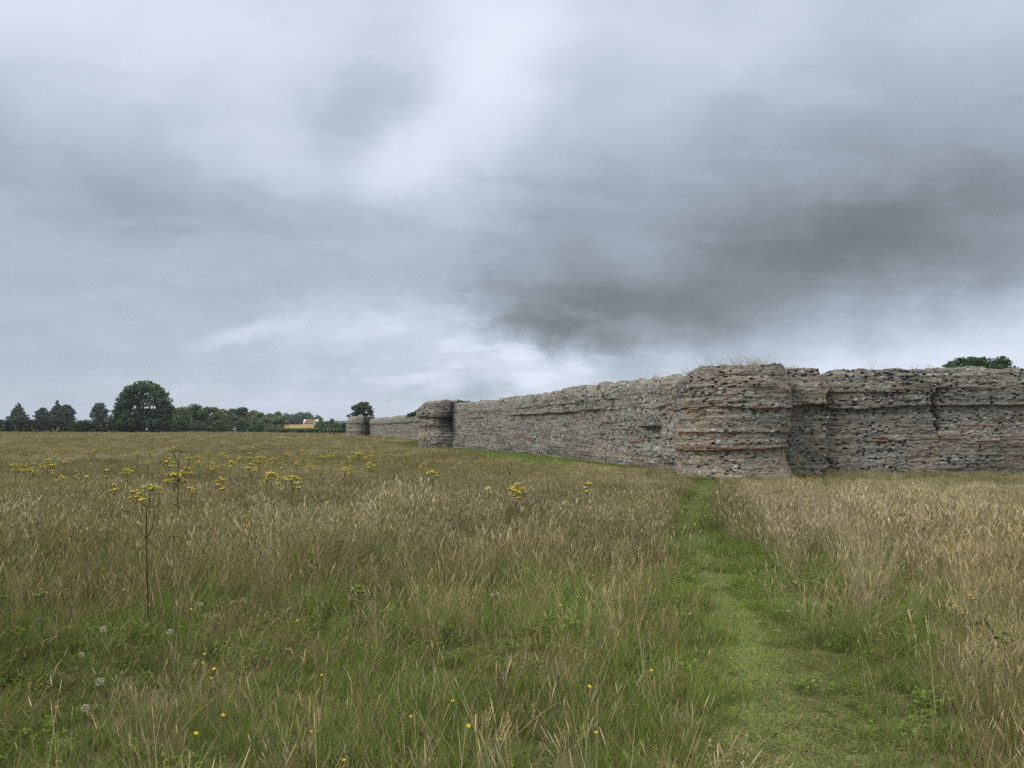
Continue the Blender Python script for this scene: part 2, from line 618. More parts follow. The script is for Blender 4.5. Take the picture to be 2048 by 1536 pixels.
def smooth_path(pts, du):
    """resample a polyline through a Catmull-Rom curve; du may vary with distance from the camera"""
    P = [np.array(p, float) for p in pts]
    P = [2 * P[0] - P[1]] + P + [2 * P[-1] - P[-2]]
    dense = []
    for i in range(1, len(P) - 2):
        for t in np.linspace(0, 1, 400, endpoint=False):
            a, b, c, d = P[i - 1], P[i], P[i + 1], P[i + 2]
            dense.append(0.5 * ((2 * b) + (-a + c) * t + (2 * a - 5 * b + 4 * c - d) * t * t + (-a + 3 * b - 3 * c + d) * t ** 3))
    dense.append(P[-2])
    dense = np.array(dense)
    s = np.concatenate([[0], np.cumsum(np.hypot(*np.diff(dense, axis=0).T))])
    us = [0.0]
    while us[-1] < s[-1]:
        k = np.interp(us[-1], s, np.arange(len(s)))
        p = dense[int(k)]
        us.append(us[-1] + du(np.hypot(*p)))
    us = np.array(us[:-1])
    XY = np.stack([np.interp(us, s, dense[:, 0]), np.interp(us, s, dense[:, 1])], -1)
    d = np.gradient(XY, axis=0)
    d /= np.linalg.norm(d, axis=1)[:, None]
    return us, XY, np.stack([d[:, 1], -d[:, 0]], -1)


def rubble(U, V, seed, stone=0.105, warmth=0.0, dark=None, lay=1.0, contrast=1.10):
    """stone relief and colour of rubble masonry at (u, v)"""
    uu = U + 0.03 * fbm(U * 9, V * 9, seed + 40, 2) + 0.015 * fbm(U * 30, V * 30, seed + 41, 2)
    vv = V + 0.022 * fbm(U * 6, V * 12, seed + 42, 2)
    # flints roughly coursed: wide and low
    d, gap, r1, r2, r3 = voronoi(uu, vv, stone * 1.35, stone * 0.82, seed)
    prof = np.sqrt(np.clip(1 - (d / 0.62) ** 2, 0, 1))
    size = 0.25 + 0.95 * r2
    relief = prof * size * 0.031
    smear0 = sstep(-0.45, 0.6, fbm(U * 1.1, V * 1.7, seed + 97, 4) + 0.4 * fbm(U * 0.4, V * 0.7, seed + 98, 2))
    lost = r3 < 0.05 + 0.07 * (1 - smear0) + 0.08 * (fbm(U * 0.9, V * 1.4, seed + 50, 3) > 0.25)
    relief = np.where(lost & (d < 0.5), -0.075 * prof, relief)
    relief = relief * (1 - 0.5 * smear0)
    # second, smaller packing stones
    d2, gap2, q1, q2, q3 = voronoi(uu + 3.3, vv + 1.7, stone * 0.62, stone * 0.45, seed + 7)
    small = (d > 0.60) & (q3 > 0.45)
    relief = np.where(small, np.maximum(relief, np.sqrt(np.clip(1 - (d2 / 0.6) ** 2, 0, 1)) * 0.018), relief)
    # erosion in thin level beds, lost facing, general unevenness
    beds = fbm(U * 0.5, V * 9.0, seed + 60, 3) * 0.020 * lay
    patch = np.clip(fbm(U * 0.55, V * 0.95, seed + 70, 4), -1, 1)
    steps = np.floor(patch * 2.4 + 0.5) / 2.4
    relief = relief + beds + steps * 0.035 + patch * 0.05 + fbm(U * 3.2, V * 4.2, seed + 80, 3) * 0.012
    # colour
    k = np.searchsorted(PAL_CUM, np.clip(r1, 0, 0.9999))
    st = PAL[np.clip(k, 0, 7)] * (0.82 + 0.36 * r3)[..., None]
    k2 = np.searchsorted(PAL_CUM, np.clip(q1, 0, 0.9999))
    st2 = PAL[np.clip(k2, 0, 7)]
    w = np.clip(0.5 + 0.85 * fbm(U * 0.5, V * 0.9, seed + 90, 4) + warmth, 0, 1)[..., None]
    mortar = (1 - w) * np.array((0.265, 0.235, 0.185)) + w * np.array((0.285, 0.212, 0.135))
    red = sstep(0.45, 0.9, fbm(U * 0.8, V * 2.2, seed + 95, 4) + warmth * 0.5)[..., None]
    mortar = mortar * (1 - 0.6 * red) + 0.6 * red * np.array((0.30, 0.15, 0.095))
    cover = sstep(0.40, 0.58, d)[..., None]
    sm = np.where(small & (d2 < 0.5), 1.0, 0.0)[..., None]
    col = st * (1 - cover) + (mortar * (1 - sm) + st2 * sm) * cover
    smear = smear0[..., None]      # mortar smeared over the stones
    col = col * (1 - 0.5 * smear) + 0.5 * smear * mortar
    tan = sstep(0.15, 0.65, warmth + 0.45 * fbm(U * 0.7, V * 1.3, seed + 96, 4))[..., None]
    col = col * (1 - 0.45 * tan) + 0.45 * tan * np.array((0.37, 0.262, 0.165))
    lich = sstep(0.35, 0.8, fbm(U * 2.3, V * 2.3, seed + 99, 4))[..., None]
    col = col * (1 - 0.3 * lich) + 0.3 * lich * np.array((0.29, 0.30, 0.25))
    grey = col.mean(-1, keepdims=True)
    col = (col * 0.70 + grey * np.array((1.03, 1.0, 0.93)) * 0.30) * 0.80
    mean = np.array((0.195, 0.178, 0.15))
    col = np.clip(mean + (col - mean) * contrast, 0.02, 0.8) * np.array((0.95, 0.995, 1.0))
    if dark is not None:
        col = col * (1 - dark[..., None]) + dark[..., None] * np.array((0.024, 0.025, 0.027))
    return relief, col


def make_masonry(name, label, cat, us, XY, NM, top, du_z, extra, seed, thick=2.4, closed=False, warmth=None, dark=None,
                 bands=(), stone=0.145, group=None, z0=-0.15, lay=1.0, top_rag=1.0, ledge_dark=None):
    """one stretch of ruin: face, rough top and back as one solid, with courses of broken brick as parts"""
    n = len(us)
    base = thing(name, label, cat, (float(XY[:, 0].mean()), float(XY[:, 1].mean()), 0), 0, group)
    off = np.array((base.location.x, base.location.y, 0.0))
    wrap = us if not closed else us
    rag = (fbm(us * 0.7, us * 0, seed + 3, 3) * 0.07 + fbm(us * 2.6, us * 0, seed + 4, 3) * 0.06
           + np.floor(fbm(us * 1.1, us * 0, seed + 5, 2) * 2) * 0.03) * top_rag * 0.75 + 0.05
    if closed:
        b = np.clip(np.minimum(us, us[-1] - us) / 0.6, 0, 1)
        rag = rag * b
    tp = top + rag
    m = int(np.ceil((tp.max() - z0) / du_z))
    S = np.linspace(0, 1, m + 1)
    Z = z0 + (tp[None, :] - z0) * S[:, None]
    U = np.broadcast_to(us[None, :], Z.shape)
    wm = 0.0 if warmth is None else warmth(U, Z)
    dk = None if dark is None else np.clip(dark(U, Z, np.broadcast_to(tp[None, :], Z.shape)), 0, 1)
    rel, col = rubble(U, Z, seed, stone, wm, dk, lay)
    ex = extra(U, Z, np.broadcast_to(tp[None, :], Z.shape))
    # exposed core near the top: rougher, more flint
    D = rel + ex
    # brick beds tint the masonry around them
    for (zb, cnt, amt) in bands:
        zc = zb(us) if callable(zb) else zb + 0 * us
        near = np.exp(-((Z - zc[None, :] - 0.03 * (cnt - 1)) / 0.09) ** 2) * amt * np.clip(0.4 + fbm(U * 0.5, Z * 0.7, seed + 120, 2), 0, 1)
        col = col * (1 - 0.5 * near[..., None]) + 0.5 * near[..., None] * np.array((0.34, 0.235, 0.155))
    shoulder = np.clip((S - 0.93) / 0.07, 0, 1)[:, None] ** 2
    X = XY[None, :, 0] + NM[None, :, 0] * (D - shoulder * 0.10)
    Y = XY[None, :, 1] + NM[None, :, 1] * (D - shoulder * 0.10)
    Zd = Z + shoulder * rel * 0.8
    rows = [np.stack([X, Y, Zd], -1)]
    cols = [col]
    # top
    R0 = thick if not closed else thick * 0.93
    ts = np.concatenate([np.arange(0.05, min(0.8, R0), max(du_z * 1.6, 0.035)), np.arange(min(0.8, R0), R0, 0.16)])
    T = np.broadcast_to(ts[:, None], (len(ts), n))
    Ut = np.broadcast_to(us[None, :], T.shape)
    if closed:                                                       # planar texture on a round top
        xx = XY[None, :, 0] - NM[None, :, 0] * T
        yy = XY[None, :, 1] - NM[None, :, 1] * T
        rel_t, col_t = rubble(xx, yy, seed + 500, stone, 0.0, None, 0)
        hump = fbm(xx * 1.1, yy * 1.1, seed + 13, 3) * 0.10
        tz = np.mean(tp) + (tp[None, :] - np.mean(tp)) * np.clip(1 - T / R0, 0, 1)
    else:
        xx = XY[None, :, 0] - NM[None, :, 0] * T
        yy = XY[None, :, 1] - NM[None, :, 1] * T
        rel_t, col_t = rubble(Ut, tp[None, :] + T, seed, stone, 0.0, None, 0)
        hump = fbm(Ut * 0.9, T * 1.2, seed + 13, 3) * 0.10
        tz = np.broadcast_to(tp[None, :], T.shape)
    w_in = np.clip(T / 0.5, 0, 1)
    zt = tz + rel_t * 1.2 * np.clip(T / 0.15, 0.3, 1) + (hump + 0.05) * w_in - (0 if closed else 1) * 0.15 * T
    inset = 0.10 * np.clip(1 - T / 0.3, 0, 1)
    rows.append(np.stack([xx - NM[None, :, 0] * (inset - D[-1][None, :] * np.clip(1 - T / 0.5, 0, 1)),
                          yy - NM[None, :, 1] * (inset - D[-1][None, :] * np.clip(1 - T / 0.5, 0, 1)), zt], -1))
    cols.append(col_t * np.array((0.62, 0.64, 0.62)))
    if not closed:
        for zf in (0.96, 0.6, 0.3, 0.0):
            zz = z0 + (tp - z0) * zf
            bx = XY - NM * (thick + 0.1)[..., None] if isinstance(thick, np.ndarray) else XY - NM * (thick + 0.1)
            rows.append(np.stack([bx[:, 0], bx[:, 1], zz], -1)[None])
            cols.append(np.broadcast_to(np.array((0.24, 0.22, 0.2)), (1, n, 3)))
    V = np.concatenate(rows) - off
    C = np.concatenate(cols)
    nrow = V.shape[0]
    verts, colv = V.reshape(-1, 3), C.reshape(-1, 3)
    nc = n if closed else n - 1
    ii, jj = np.meshgrid(np.arange(nrow - 1), np.arange(nc), indexing='ij')
    j2 = (jj + 1) % n
    F = np.stack([ii * n + jj, ii * n + j2, (ii + 1) * n + j2, (ii + 1) * n + jj], -1).reshape(-1, 4)
    if closed:
        ring = verts[-n:]
        verts = np.concatenate([verts, ring.mean(0)[None]])
        colv = np.concatenate([colv, colv[-1:]])
        k = np.arange(n)
        F2 = np.stack([(nrow - 1) * n + k, (nrow - 1) * n + (k + 1) % n, np.full(n, len(verts) - 1), np.full(n, len(verts) - 1)], -1)
        faces = F.tolist() + [tuple(f[:3]) for f in F2.tolist()]
        build("stonework", verts, faces, M_STONE, base, colv)
    else:
        # close both ends
        b0, b1 = len(verts), len(verts) + 1
        ends = []
        for j in (0, n - 1):
            ends.append(verts[np.arange(nrow) * n + j].mean(0))
        verts = np.concatenate([verts, np.array(ends)])
        colv = np.concatenate([colv, np.full((2, 3), 0.24)])
        i = np.arange(nrow)
        inx = (i + 1) % nrow
        E0 = np.stack([inx * n, i * n, np.full(nrow, b0)], -1)
        E1 = np.stack([i * n + n - 1, inx * n + n - 1, np.full(nrow, b1)], -1)
        faces = F.tolist() + E0[:, ::-1].tolist()[:] + E1[:, ::-1].tolist()[:]
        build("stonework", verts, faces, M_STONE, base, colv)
    # brick courses: thin broken tiles set in the face
    for bi, (zb, cnt, amt) in enumerate(bands):
        zc = zb(us) if callable(zb) else zb + 0 * us
        rr_ = random.Random(seed * 13 + bi)
        for c in range(cnt):
            mb, miss = MB(), 0
            u = us[0] + 0.1
            while u < us[-1] - 0.4:
                L = rr_.uniform(0.18, 0.40)
                keep = float(fbm(np.array(u * 0.55), np.array(bi * 5.3 + c * 0.35), seed + 130, 3)) > (0.30 - 0.75 * amt)
                if keep and rr_.random() < 0.88:
                    miss = 0
                    j = int(np.searchsorted(us, u + L / 2))
                    j = min(max(j, 1), n - 2)
                    zz = float(zc[j]) + c * 0.072 + rr_.uniform(-.010, .010) + 0.05 * float(vnoise(np.array(u * 0.9), np.array(bi * 3.1), seed + 131))
                    if z0 + 0.1 < zz < tp[j] - 0.2:
                        f = (zz - z0) / (tp[j] - z0) * m
                        i = min(int(f), m - 1)
                        dj = max(2, int(0.5 * L / max(us[j] - us[j - 1], 1e-6)))
                        ja, jb = max(j - dj, 0), min(j + dj, n - 1)
                        d = float(np.median(D[i, ja:jb + 1]))
                        p = XY[j] + NM[j] * (d - 0.045)
                        ang = math.atan2(NM[j][1], NM[j][0])
                        M = Matrix.Translation((p[0] - off[0], p[1] - off[1], zz)) @ Matrix.Rotation(ang, 4, 'Z') @ Matrix.Rotation(rr_.uniform(-.03, .03), 4, 'X')
                        t = rr_.random()
                        cc = (0.235, 0.12, 0.08) if t < .4 else ((0.19, 0.105, 0.08) if t < .7 else (0.31, 0.215, 0.145))
                        k = rr_.uniform(.75, 1.15)
                        mb.box(0, 0, 0, rr_.uniform(0.12, 0.16), L * 0.95, rr_.uniform(.028, .042), M, tuple(x * k for x in cc))
                else:
                    miss += 1
                u += L * 1.02
                if miss > 1 or u >= us[-1] - 0.4:
                    if len(mb.f) >= 18:
                        mb.build("brick_course", M_BRICK, base)
                    mb, miss = MB(), 0
    return base, (us, XY, NM, tp)


def du_near(r):
    return float(np.clip(0.0010 * r, 0.020, 0.08))


# left curtain from the middle bastion to the corner
CL = [(-5.4, 70.6), (-4.06, 66.5), (0.0, 54.1), (3.4, 41.7), (5.5, 33.7), (6.75, 28.6), (6.95, 27.8)]
us, XY, NM = smooth_path(CL, lambda r: float(np.clip(0.00115 * r, 0.026, 0.08)))
YL = XY[:, 1]
topL = np.interp(YL, [25, 27.5, 29.8, 31, 33.7, 35, 41.7, 54, 66.5, 71], [3.55, 3.55, 3.5, 3.75, 3.85, 3.7, 3.85, 3.8, 3.92, 4.0])


def extra_left(U, Z, T):
    y = np.interp(U, us, YL)
    lv = 2.60 + 0.06 * fbm(U * 0.5, U * 0, 21, 3)
    lv2 = 3.04 + 0.05 * fbm(U * 0.6, U * 0, 23, 3)
    k1 = np.clip(0.55 + 0.9 * fbm(U * 0.25, U * 0, 25, 2), 0.15, 1)
    k2 = np.clip(0.3 + 1.0 * fbm(U * 0.3, U * 0, 27, 2), 0, 1)
    d = 0.16 * k1 * sstep(-.03, .03, Z - lv) + 0.08 * k2 * sstep(-.02, .02, Z - lv2)
    d = d - 0.10 * sstep(0.25, 1.0, (Z - lv2) / 0.9)                 # the top leans back
    # a hollow low down close to the corner bastion
    u0 = np.interp(-32.4, -YL, us)
    hole = np.exp(-(((U - u0) / 0.85) ** 4)) * sstep(0.75, 1.05, Z) * (1 - sstep(1.72, 1.78, Z))
    d = d - 0.28 * hole
    # sunken foot
    d = d - 0.06 * (1 - sstep(0.0, 0.35, Z))
    return d


left_wall, LW = make_masonry(
    "curtain_wall", "long grey curtain wall running away between the corner bastion and the dark sided bastion", "ruined wall",
    us, XY, NM, topL, 0.030, extra_left, 101,
    warmth=lambda U, Z: -0.12 + 0.30 * sstep(1.2, 0.2, Z),
    dark=lambda U, Z, T: 0.75 * sstep(1.7, 0.3, U) * sstep(0.3, 1.2, Z) + 0.25 * sstep(-0.9, 0.2, Z - T) * (vnoise(U * 5, Z * 7, 3) > 0.1),  # shade painted into the corner by the middle bastion; dark specks near the top
    bands=[(1.08, 2, 0.3), (lambda u: 2.55 + 0.0 * u, 1, 0.15), (0.5, 1, 0.1)], stone=0.145, group="curtain walls of the fort")

# curtain beyond the middle bastion
CF = [(-36.0, 176.0), (-33.6, 168.0), (-27.5, 154.0), (-20.0, 127.0), (-12.9, 102.0), (-8.2, 80.0), (-6.6, 72.5)]
us, XY, NM = smooth_path(CF, lambda r: float(np.clip(0.0011 * r, 0.06, 0.16)))
YF = XY[:, 1]
topF = np.interp(YF, [72, 78, 84, 90, 98, 106, 118, 135, 154, 164, 176], [4.2, 4.15, 3.9, 3.5, 3.4, 3.6, 3.7, 3.75, 3.85, 3.7, 3.6])


def extra_far(U, Z, T):
    return 0.16 * sstep(-.04, .04, Z - 2.7 - 0.1 * fbm(U * 0.2, U * 0, 33, 2)) - 0.15 * sstep(0.2, 1.2, (Z - 2.8)) + 0.12 * (1 - sstep(0.45, 0.55, Z))


make_masonry("curtain_wall", "low far curtain wall seen between the two round bastions, ending at the pale far one", "ruined wall",
             us, XY, NM, topF, 0.08, extra_far, 211, stone=0.22, group="curtain walls of the fort",
             warmth=lambda U, Z: -0.1 + 0.2 * sstep(1.0, 0.2, Z), bands=[(1.3, 2, 0.3), (2.6, 1, 0.3)])

# right curtain, almost square to the view, then bending away out of the picture
CR = [(6.9, 25.9), (8.6, 26.3), (9.6, 26.35), (10.5, 26.2), (13.0, 26.0), (17.5, 26.0), (22.0, 26.6), (27.0, 28.0)]
us, XY, NM = smooth_path(CR, lambda r: 0.021)
XR = XY[:, 0]
topR = np.interp(XR, [6.9, 8.6, 9.5, 10.40, 10.46, 10.68, 10.74, 12, 14, 15.5, 17.5, 20, 27],
                 [3.72, 3.72, 3.70, 3.64, 3.24, 3.24, 3.58, 3.62, 3.60, 3.64, 3.60, 3.6, 3.5])


def extra_right(U, Z, T):
    x = np.interp(U, us, XR)
    j = 0.10 * fbm(Z * 2.2, Z * 0 + 3, 44, 2)
    d = np.zeros_like(Z)
    # left of the step: upper mass overhangs, lower part hollowed
    lft = 1 - sstep(-0.05, 0.05, x - 10.58 - j * 1.4 - 0.10 * fbm(Z * 5, Z * 0 + 9, 46, 2))
    lv = 2.42 + 0.05 * fbm(U * 0.8, U * 0, 45, 2)
    d = d + lft * (0.40 + 0.18 * sstep(-.04, .04, Z - lv) - 0.05 * sstep(2.9, 3.3, Z))
    # block between the step and the crack: strong ledge two thirds up
    lv2 = 2.37 + 0.06 * fbm(U * 0.7, U * 0, 47, 3) - 0.07 * sstep(10.6, 11.6, x) * (1 - sstep(11.6, 12.5, x))
    cx = 14.18 + j * 1.3 - 0.0 + 0.28 * sstep(2.0, 1.55, Z) + 0.08 * np.round(fbm(Z * 3, Z * 0, 49, 2) * 2) * 0.5
    blk = (1 - lft) * (1 - sstep(-0.025, 0.025, x - cx))
    d = d + blk * (0.02 + 0.14 * sstep(-.035, .035, Z - lv2) * (0.75 + 0.25 * vnoise(U * 0.7, U * 0, 51)))
    # right of the crack, set back by a hand where the crack is open
    rgt = (1 - lft) - blk
    open_ = sstep(1.45, 1.6, Z) * (1 - sstep(2.95, 3.05, Z))
    groove = np.exp(-((x - cx - 0.06) / 0.09) ** 2) * open_
    d = d + rgt * (-0.02 - 0.12 * open_ * np.exp(-np.clip(x - cx, 0, 9) / 0.7) + 0.11 * sstep(-.03, .03, Z - 2.44 - 0.04 * fbm(U, U * 0, 53, 2))) - 0.17 * groove
    d = d + 0.06 * sstep(-.02, .02, Z - 2.87) * (fbm(U * 0.5, U * 0, 55, 2) > -0.1) * (1 - lft)
    return d - 0.08 * sstep(3.0, 3.6, Z)


right_wall, RW = make_masonry(
    "curtain_wall", "weathered curtain wall split by a vertical crack below its overhanging upper courses", "ruined wall",
    us, XY, NM, topR, 0.020, extra_right, 307, stone=0.092, group="curtain walls of the fort", lay=0.9,
    warmth=lambda U, Z: -0.05 + 0.55 * np.exp(-(((U - 6.9) / 0.7) ** 2 + ((Z - 0.55) / 0.45) ** 2)) + 0.4 * np.exp(-(((U - 8.1) / 0.9) ** 2 + ((Z - 1.25) / 0.2) ** 2)),
    dark=lambda U, Z, T: 0.15 + 0.35 * sstep(0.1, 0.7, fbm(U * 0.9, Z * 1.3, 61, 4)) * sstep(-2.2, 0, Z - T) + 0.1 * sstep(2.4, 2.2, Z) * sstep(1.9, 2.3, Z),  # patchy dark stone, plus a faint band under the ledge painting its shade
    bands=[(1.73, 1, 0.22), (1.28, 1, 0.25), (2.98, 1, 0.2)], top_rag=0.6)


def circle_path(cx, cy, r, du, wob=0.0, seed=1, square=2.0):
    n = int(2 * math.pi * r / du)
    th = np.linspace(0, 2 * math.pi, n, endpoint=False) + math.pi * 0.5
    rad = r * (1 + wob * fbm(np.cos(th) * 1.2 + 5, np.sin(th) * 1.2, seed, 2))
    rad = rad * (np.abs(np.cos(th)) ** square + np.abs(np.sin(th)) ** square) ** (-1 / square)
    XY = np.stack([cx + rad * np.cos(th), cy + rad * np.sin(th)], -1)
    NM = np.stack([np.cos(th), np.sin(th)], -1)
    return np.arange(n) * (2 * math.pi * r / n), XY, NM, th


# corner bastion
BR = 1.78
us, XY, NM, th = circle_path(7.42, 26.35, BR, 0.021, 0.05, 3, 2.7)
cb_ang = th


def extra_corner(U, Z, T):
    a = np.interp(U, us, th)                                        # 270 deg faces the camera
    c = np.cos(a)                                                   # + to the right of the picture
    d = -0.02 + 0.10 * sstep(-.04, .03, Z - 2.30 - 0.04 * fbm(U, U * 0, 71, 2))
    d = d - 0.09 * sstep(1.02, 0.94, Z - 0.06 * c) * sstep(0.2, 0.75, Z)
    d = d + 0.05 * sstep(-.02, .02, Z - 1.52) * (1 - sstep(2.2, 2.3, Z))
    d = d + 0.16 * sstep(0.35, 0.0, Z) * (0.6 + 0.4 * c)
    d = d - 0.10 * sstep(3.0, 3.6, Z)
    return d


topC = 3.58 + 0.12 * np.cos(th - 5.1) - 0.22 * sstep(0.55, 0.95, -np.cos(th))
corner, CB = make_masonry(
    "bastion", "broad rounded bastion with brick courses and dry grass on top, where the trodden path ends", "bastion",
    us, XY, NM, topC, 0.020, extra_corner, 409, thick=BR, closed=True, stone=0.092, group="bastions of the fort", lay=1.1,
    warmth=lambda U, Z: 0.20 + 0.40 * np.exp(-((Z - 0.75) / 0.45) ** 2) + 0.35 * np.exp(-((Z - 2.55) / 0.25) ** 2) * (vnoise(U * 0.9, Z * 0, 5) > 0),
    dark=lambda U, Z, T: 0.35 * sstep(-1.0, -0.1, Z - T) * (fbm(U * 1.5, Z * 2, 77, 3) > 0.0),
    bands=[(2.24, 2, 0.42), (2.94, 1, 0.15), (1.46, 2, 0.25), (0.95, 2, 0.35)])

# middle bastion
BM = 2.34
us, XY, NM, th = circle_path(-6.48, 72.9, BM, 0.055, 0.04, 9)


def extra_mid(U, Z, T):
    a = np.interp(U, us, th)
    d = 0.05 + 0.22 * sstep(-.05, .05, Z - 2.80 - 0.05 * fbm(U * 0.8, U * 0, 81, 2)) - 0.25 * sstep(3.2, 4.3, Z) * np.clip(-np.cos(a), 0, 1)
    d = d - 0.10 * sstep(2.0, 1.8, Z) * sstep(1.0, 1.5, Z) - 0.05 * (1 - sstep(0.0, 0.3, Z))
    return d


topM = 4.22 - 0.55 * sstep(0.55, 1.0, -np.cos(th))
make_masonry("bastion", "round bastion with a jutting upper ring and a black side of stain and painted shade, midway along the wall", "bastion",
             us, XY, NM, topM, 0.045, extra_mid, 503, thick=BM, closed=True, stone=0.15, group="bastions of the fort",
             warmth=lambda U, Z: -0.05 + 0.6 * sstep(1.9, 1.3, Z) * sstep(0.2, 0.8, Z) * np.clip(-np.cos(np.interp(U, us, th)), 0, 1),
             dark=lambda U, Z, T: np.clip(1.0 * sstep(-0.12, 0.42, np.cos(np.interp(U, us, th)) + 0.42 * fbm(U * 0.8, Z * 0.55, 85, 4) + 0.12 * fbm(U * 5, Z * 5, 86, 2)) * sstep(0.4, 2.4, Z) * (1 - 0.5 * sstep(0.2, 0.0, T - Z))  # side turned right painted dark: its shade and black staining together
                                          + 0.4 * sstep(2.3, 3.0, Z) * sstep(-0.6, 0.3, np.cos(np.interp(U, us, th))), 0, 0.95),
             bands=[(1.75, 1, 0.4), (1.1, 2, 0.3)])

# far bastion
us, XY, NM, th = circle_path(-31.6, 160.5, 2.65, 0.12, 0.04, 13)


def extra_farb(U, Z, T):
    return 0.10 * sstep(1.15, 1.4, Z) + 0.12 * sstep(-.05, .05, Z - 2.9) - 0.35 * sstep(3.2, 4.4, Z) * np.clip(-np.cos(np.interp(U, us, th)), 0, 1) - 0.1 * sstep(3.5, 4.4, Z)


make_masonry("bastion", "small pale round bastion at the wall's far end, under the lone loose crowned tree", "bastion",
             us, XY, NM, 4.3 + 0 * th, 0.09, extra_farb, 601, thick=2.55, closed=True, stone=0.24, group="bastions of the fort",
             warmth=lambda U, Z: -0.05 + 0.2 * sstep(1.6, 0.6, Z),
             dark=lambda U, Z, T: 0.85 * sstep(-0.1, 0.4, np.cos(np.interp(U, us, th)) + 0.35 * fbm(U * 0.6, Z * 0.5, 87, 3)),  # right side painted darker, standing in for its shade
             bands=[(1.15, 3, 0.9)], top_rag=1.6)
# broken stub behind the far bastion
us, XY, NM, th = circle_path(-34.75, 170.0, 1.6, 0.14, 0.10, 17)
make_masonry("wall_stub", "reddish broken stub of walling peeping out behind the small far bastion", "ruined wall",
             us, XY, NM, 3.9 + 0.3 * np.cos(th), 0.1, lambda U, Z, T: 0.05 * sstep(1.2, 1.4, Z), 641, thick=1.6, closed=True, stone=0.24,
             warmth=lambda U, Z: 0.35 + 0 * Z, bands=[(1.2, 3, 0.6), (2.2, 2, 0.5)])


# ------------------------------------------------------------------ trees, bushes and hedge beyond the meadow
def leaf_cloud(lobes, n, size, seed, col, shell=0.55, flat=0.0, squash=1.0):
    """leaf sprays scattered through overlapping lobes (x, y, z, rx, rz): returns verts, faces, colours"""
    g = np.random.default_rng(seed)
    w = np.array([l[3] * l[3] * l[4] for l in lobes]) ** 0.72
    k = g.choice(len(lobes), n, p=w / w.sum())
    L = np.array(lobes)[k]
    d = g.normal(size=(n, 3))
    d /= np.linalg.norm(d, axis=1)[:, None]
    rad = (shell + (1 - shell) * g.random(n) ** 0.5) * (1 + 0.16 * g.normal(size=n) * (g.random(n) < 0.3))
    P = L[:, :3] + d * rad[:, None] * np.stack([L[:, 3], L[:, 3], L[:, 4]], -1)
    clump = vnoise(P[:, 0] * 1.1 / max(size * 2.2, .2) + P[:, 1], P[:, 2] / max(size * 1.6, .2), seed + 2)
    P = P[clump > -0.62]
    d, clump = d[clump > -0.62], clump[clump > -0.62]
    n = len(P)
    nrm = d * 0.7 + g.normal(size=(n, 3)) * 0.75 + np.array((0, 0, 0.35 + flat))
    nrm /= np.linalg.norm(nrm, axis=1)[:, None]
    t = np.cross(nrm, g.normal(size=(n, 3)))
    t /= np.linalg.norm(t, axis=1)[:, None]
    b = np.cross(nrm, t)
    s = size * (0.55 + 0.9 * g.random(n))[:, None]
    a = 0.55 + 0.35 * g.random(n)[:, None]
    bend = nrm * s * 0.25
    V = np.stack([P - t * s, P - b * s * a * .8 + bend * 0.3, P + t * s + bend, P + b * s * a - bend * 0.4], 1).reshape(-1, 3)
    F = np.arange(4 * n).reshape(-1, 4)
    tone = (0.78 + 0.22 * clump + 0.28 * g.random(n))[:, None]
    hue = g.random(n)[:, None]
    C = np.array(col) * tone * (1 + np.array((0.25, 0.08, -0.1)) * (hue - 0.5))
    return V, F, np.repeat(C, 4, 0)


def crown_lobes(R_, H, z0, n, seed, top_flat=0.0):
    g = np.random.default_rng(seed)
    out = [(0, 0, z0 + H * 0.45, R_ * 0.62, H * 0.36)]
    for i in range(n):
        a = g.random() * 6.283
        h = g.random()
        prof = math.sin(math.pi * min(0.12 + 0.80 * h, 1)) ** 0.6
        rr_ = R_ * prof * (0.45 + 0.5 * g.random() ** 0.5) * 0.82
        s = R_ * (0.22 + 0.20 * g.random())
        out.append((math.cos(a) * rr_, math.sin(a) * rr_, z0 + H * (0.10 + 0.80 * h * (1 - top_flat * .3)), s, s * (0.62 + 0.2 * g.random())))
    return out


def tree_parts(root, lobes, n, size, seed, col, trunk_h, trunk_r, shell=0.5, flat=0.0, limbs=5, trunk=True):
    V, F, C = leaf_cloud(lobes, n, size, seed, col, shell, flat)
    build("crown", V, F, M_LEAF, root, C)
    if not trunk:
        return
    g = random.Random(seed)
    mb = MB()
    zt = max(l[2] for l in lobes) * 0.75
    pts = [(0, 0, -0.2), (g.uniform(-.1, .1) * trunk_r * 3, 0, trunk_h * 0.5), (g.uniform(-.3, .3), g.uniform(-.3, .3), trunk_h), (g.uniform(-.6, .6), g.uniform(-.6, .6), zt)]
    mb.tube(pts, [trunk_r * 1.35, trunk_r, trunk_r * 0.85, trunk_r * 0.2], 8)
    for l in g.sample(lobes, min(limbs, len(lobes))):
        st = Vector(pts[2]) * g.uniform(0.75, 1.0)
        en = Vector(l[:3])
        md = st.lerp(en, 0.5) + Vector((0, 0, -0.08 * (en - st).length))
        mb.tube([st, md, en], [trunk_r * 0.5, trunk_r * 0.3, trunk_r * 0.08], 6)
    mb.build("trunk", M_BARK, root, smooth=True)


def gz(x, y):
    return float(ground_height(np.array(x), np.array(y)))


def place(px, depth):
    v = at(px, 860, depth)
    return v.x, depth, gz(v.x, depth)


OAKC, BLUEC, MIDC, PALEC, OLIVEC = (0.078, 0.130, 0.062), (0.078, 0.115, 0.080), (0.098, 0.152, 0.068), (0.135, 0.180, 0.098), (0.132, 0.150, 0.072)

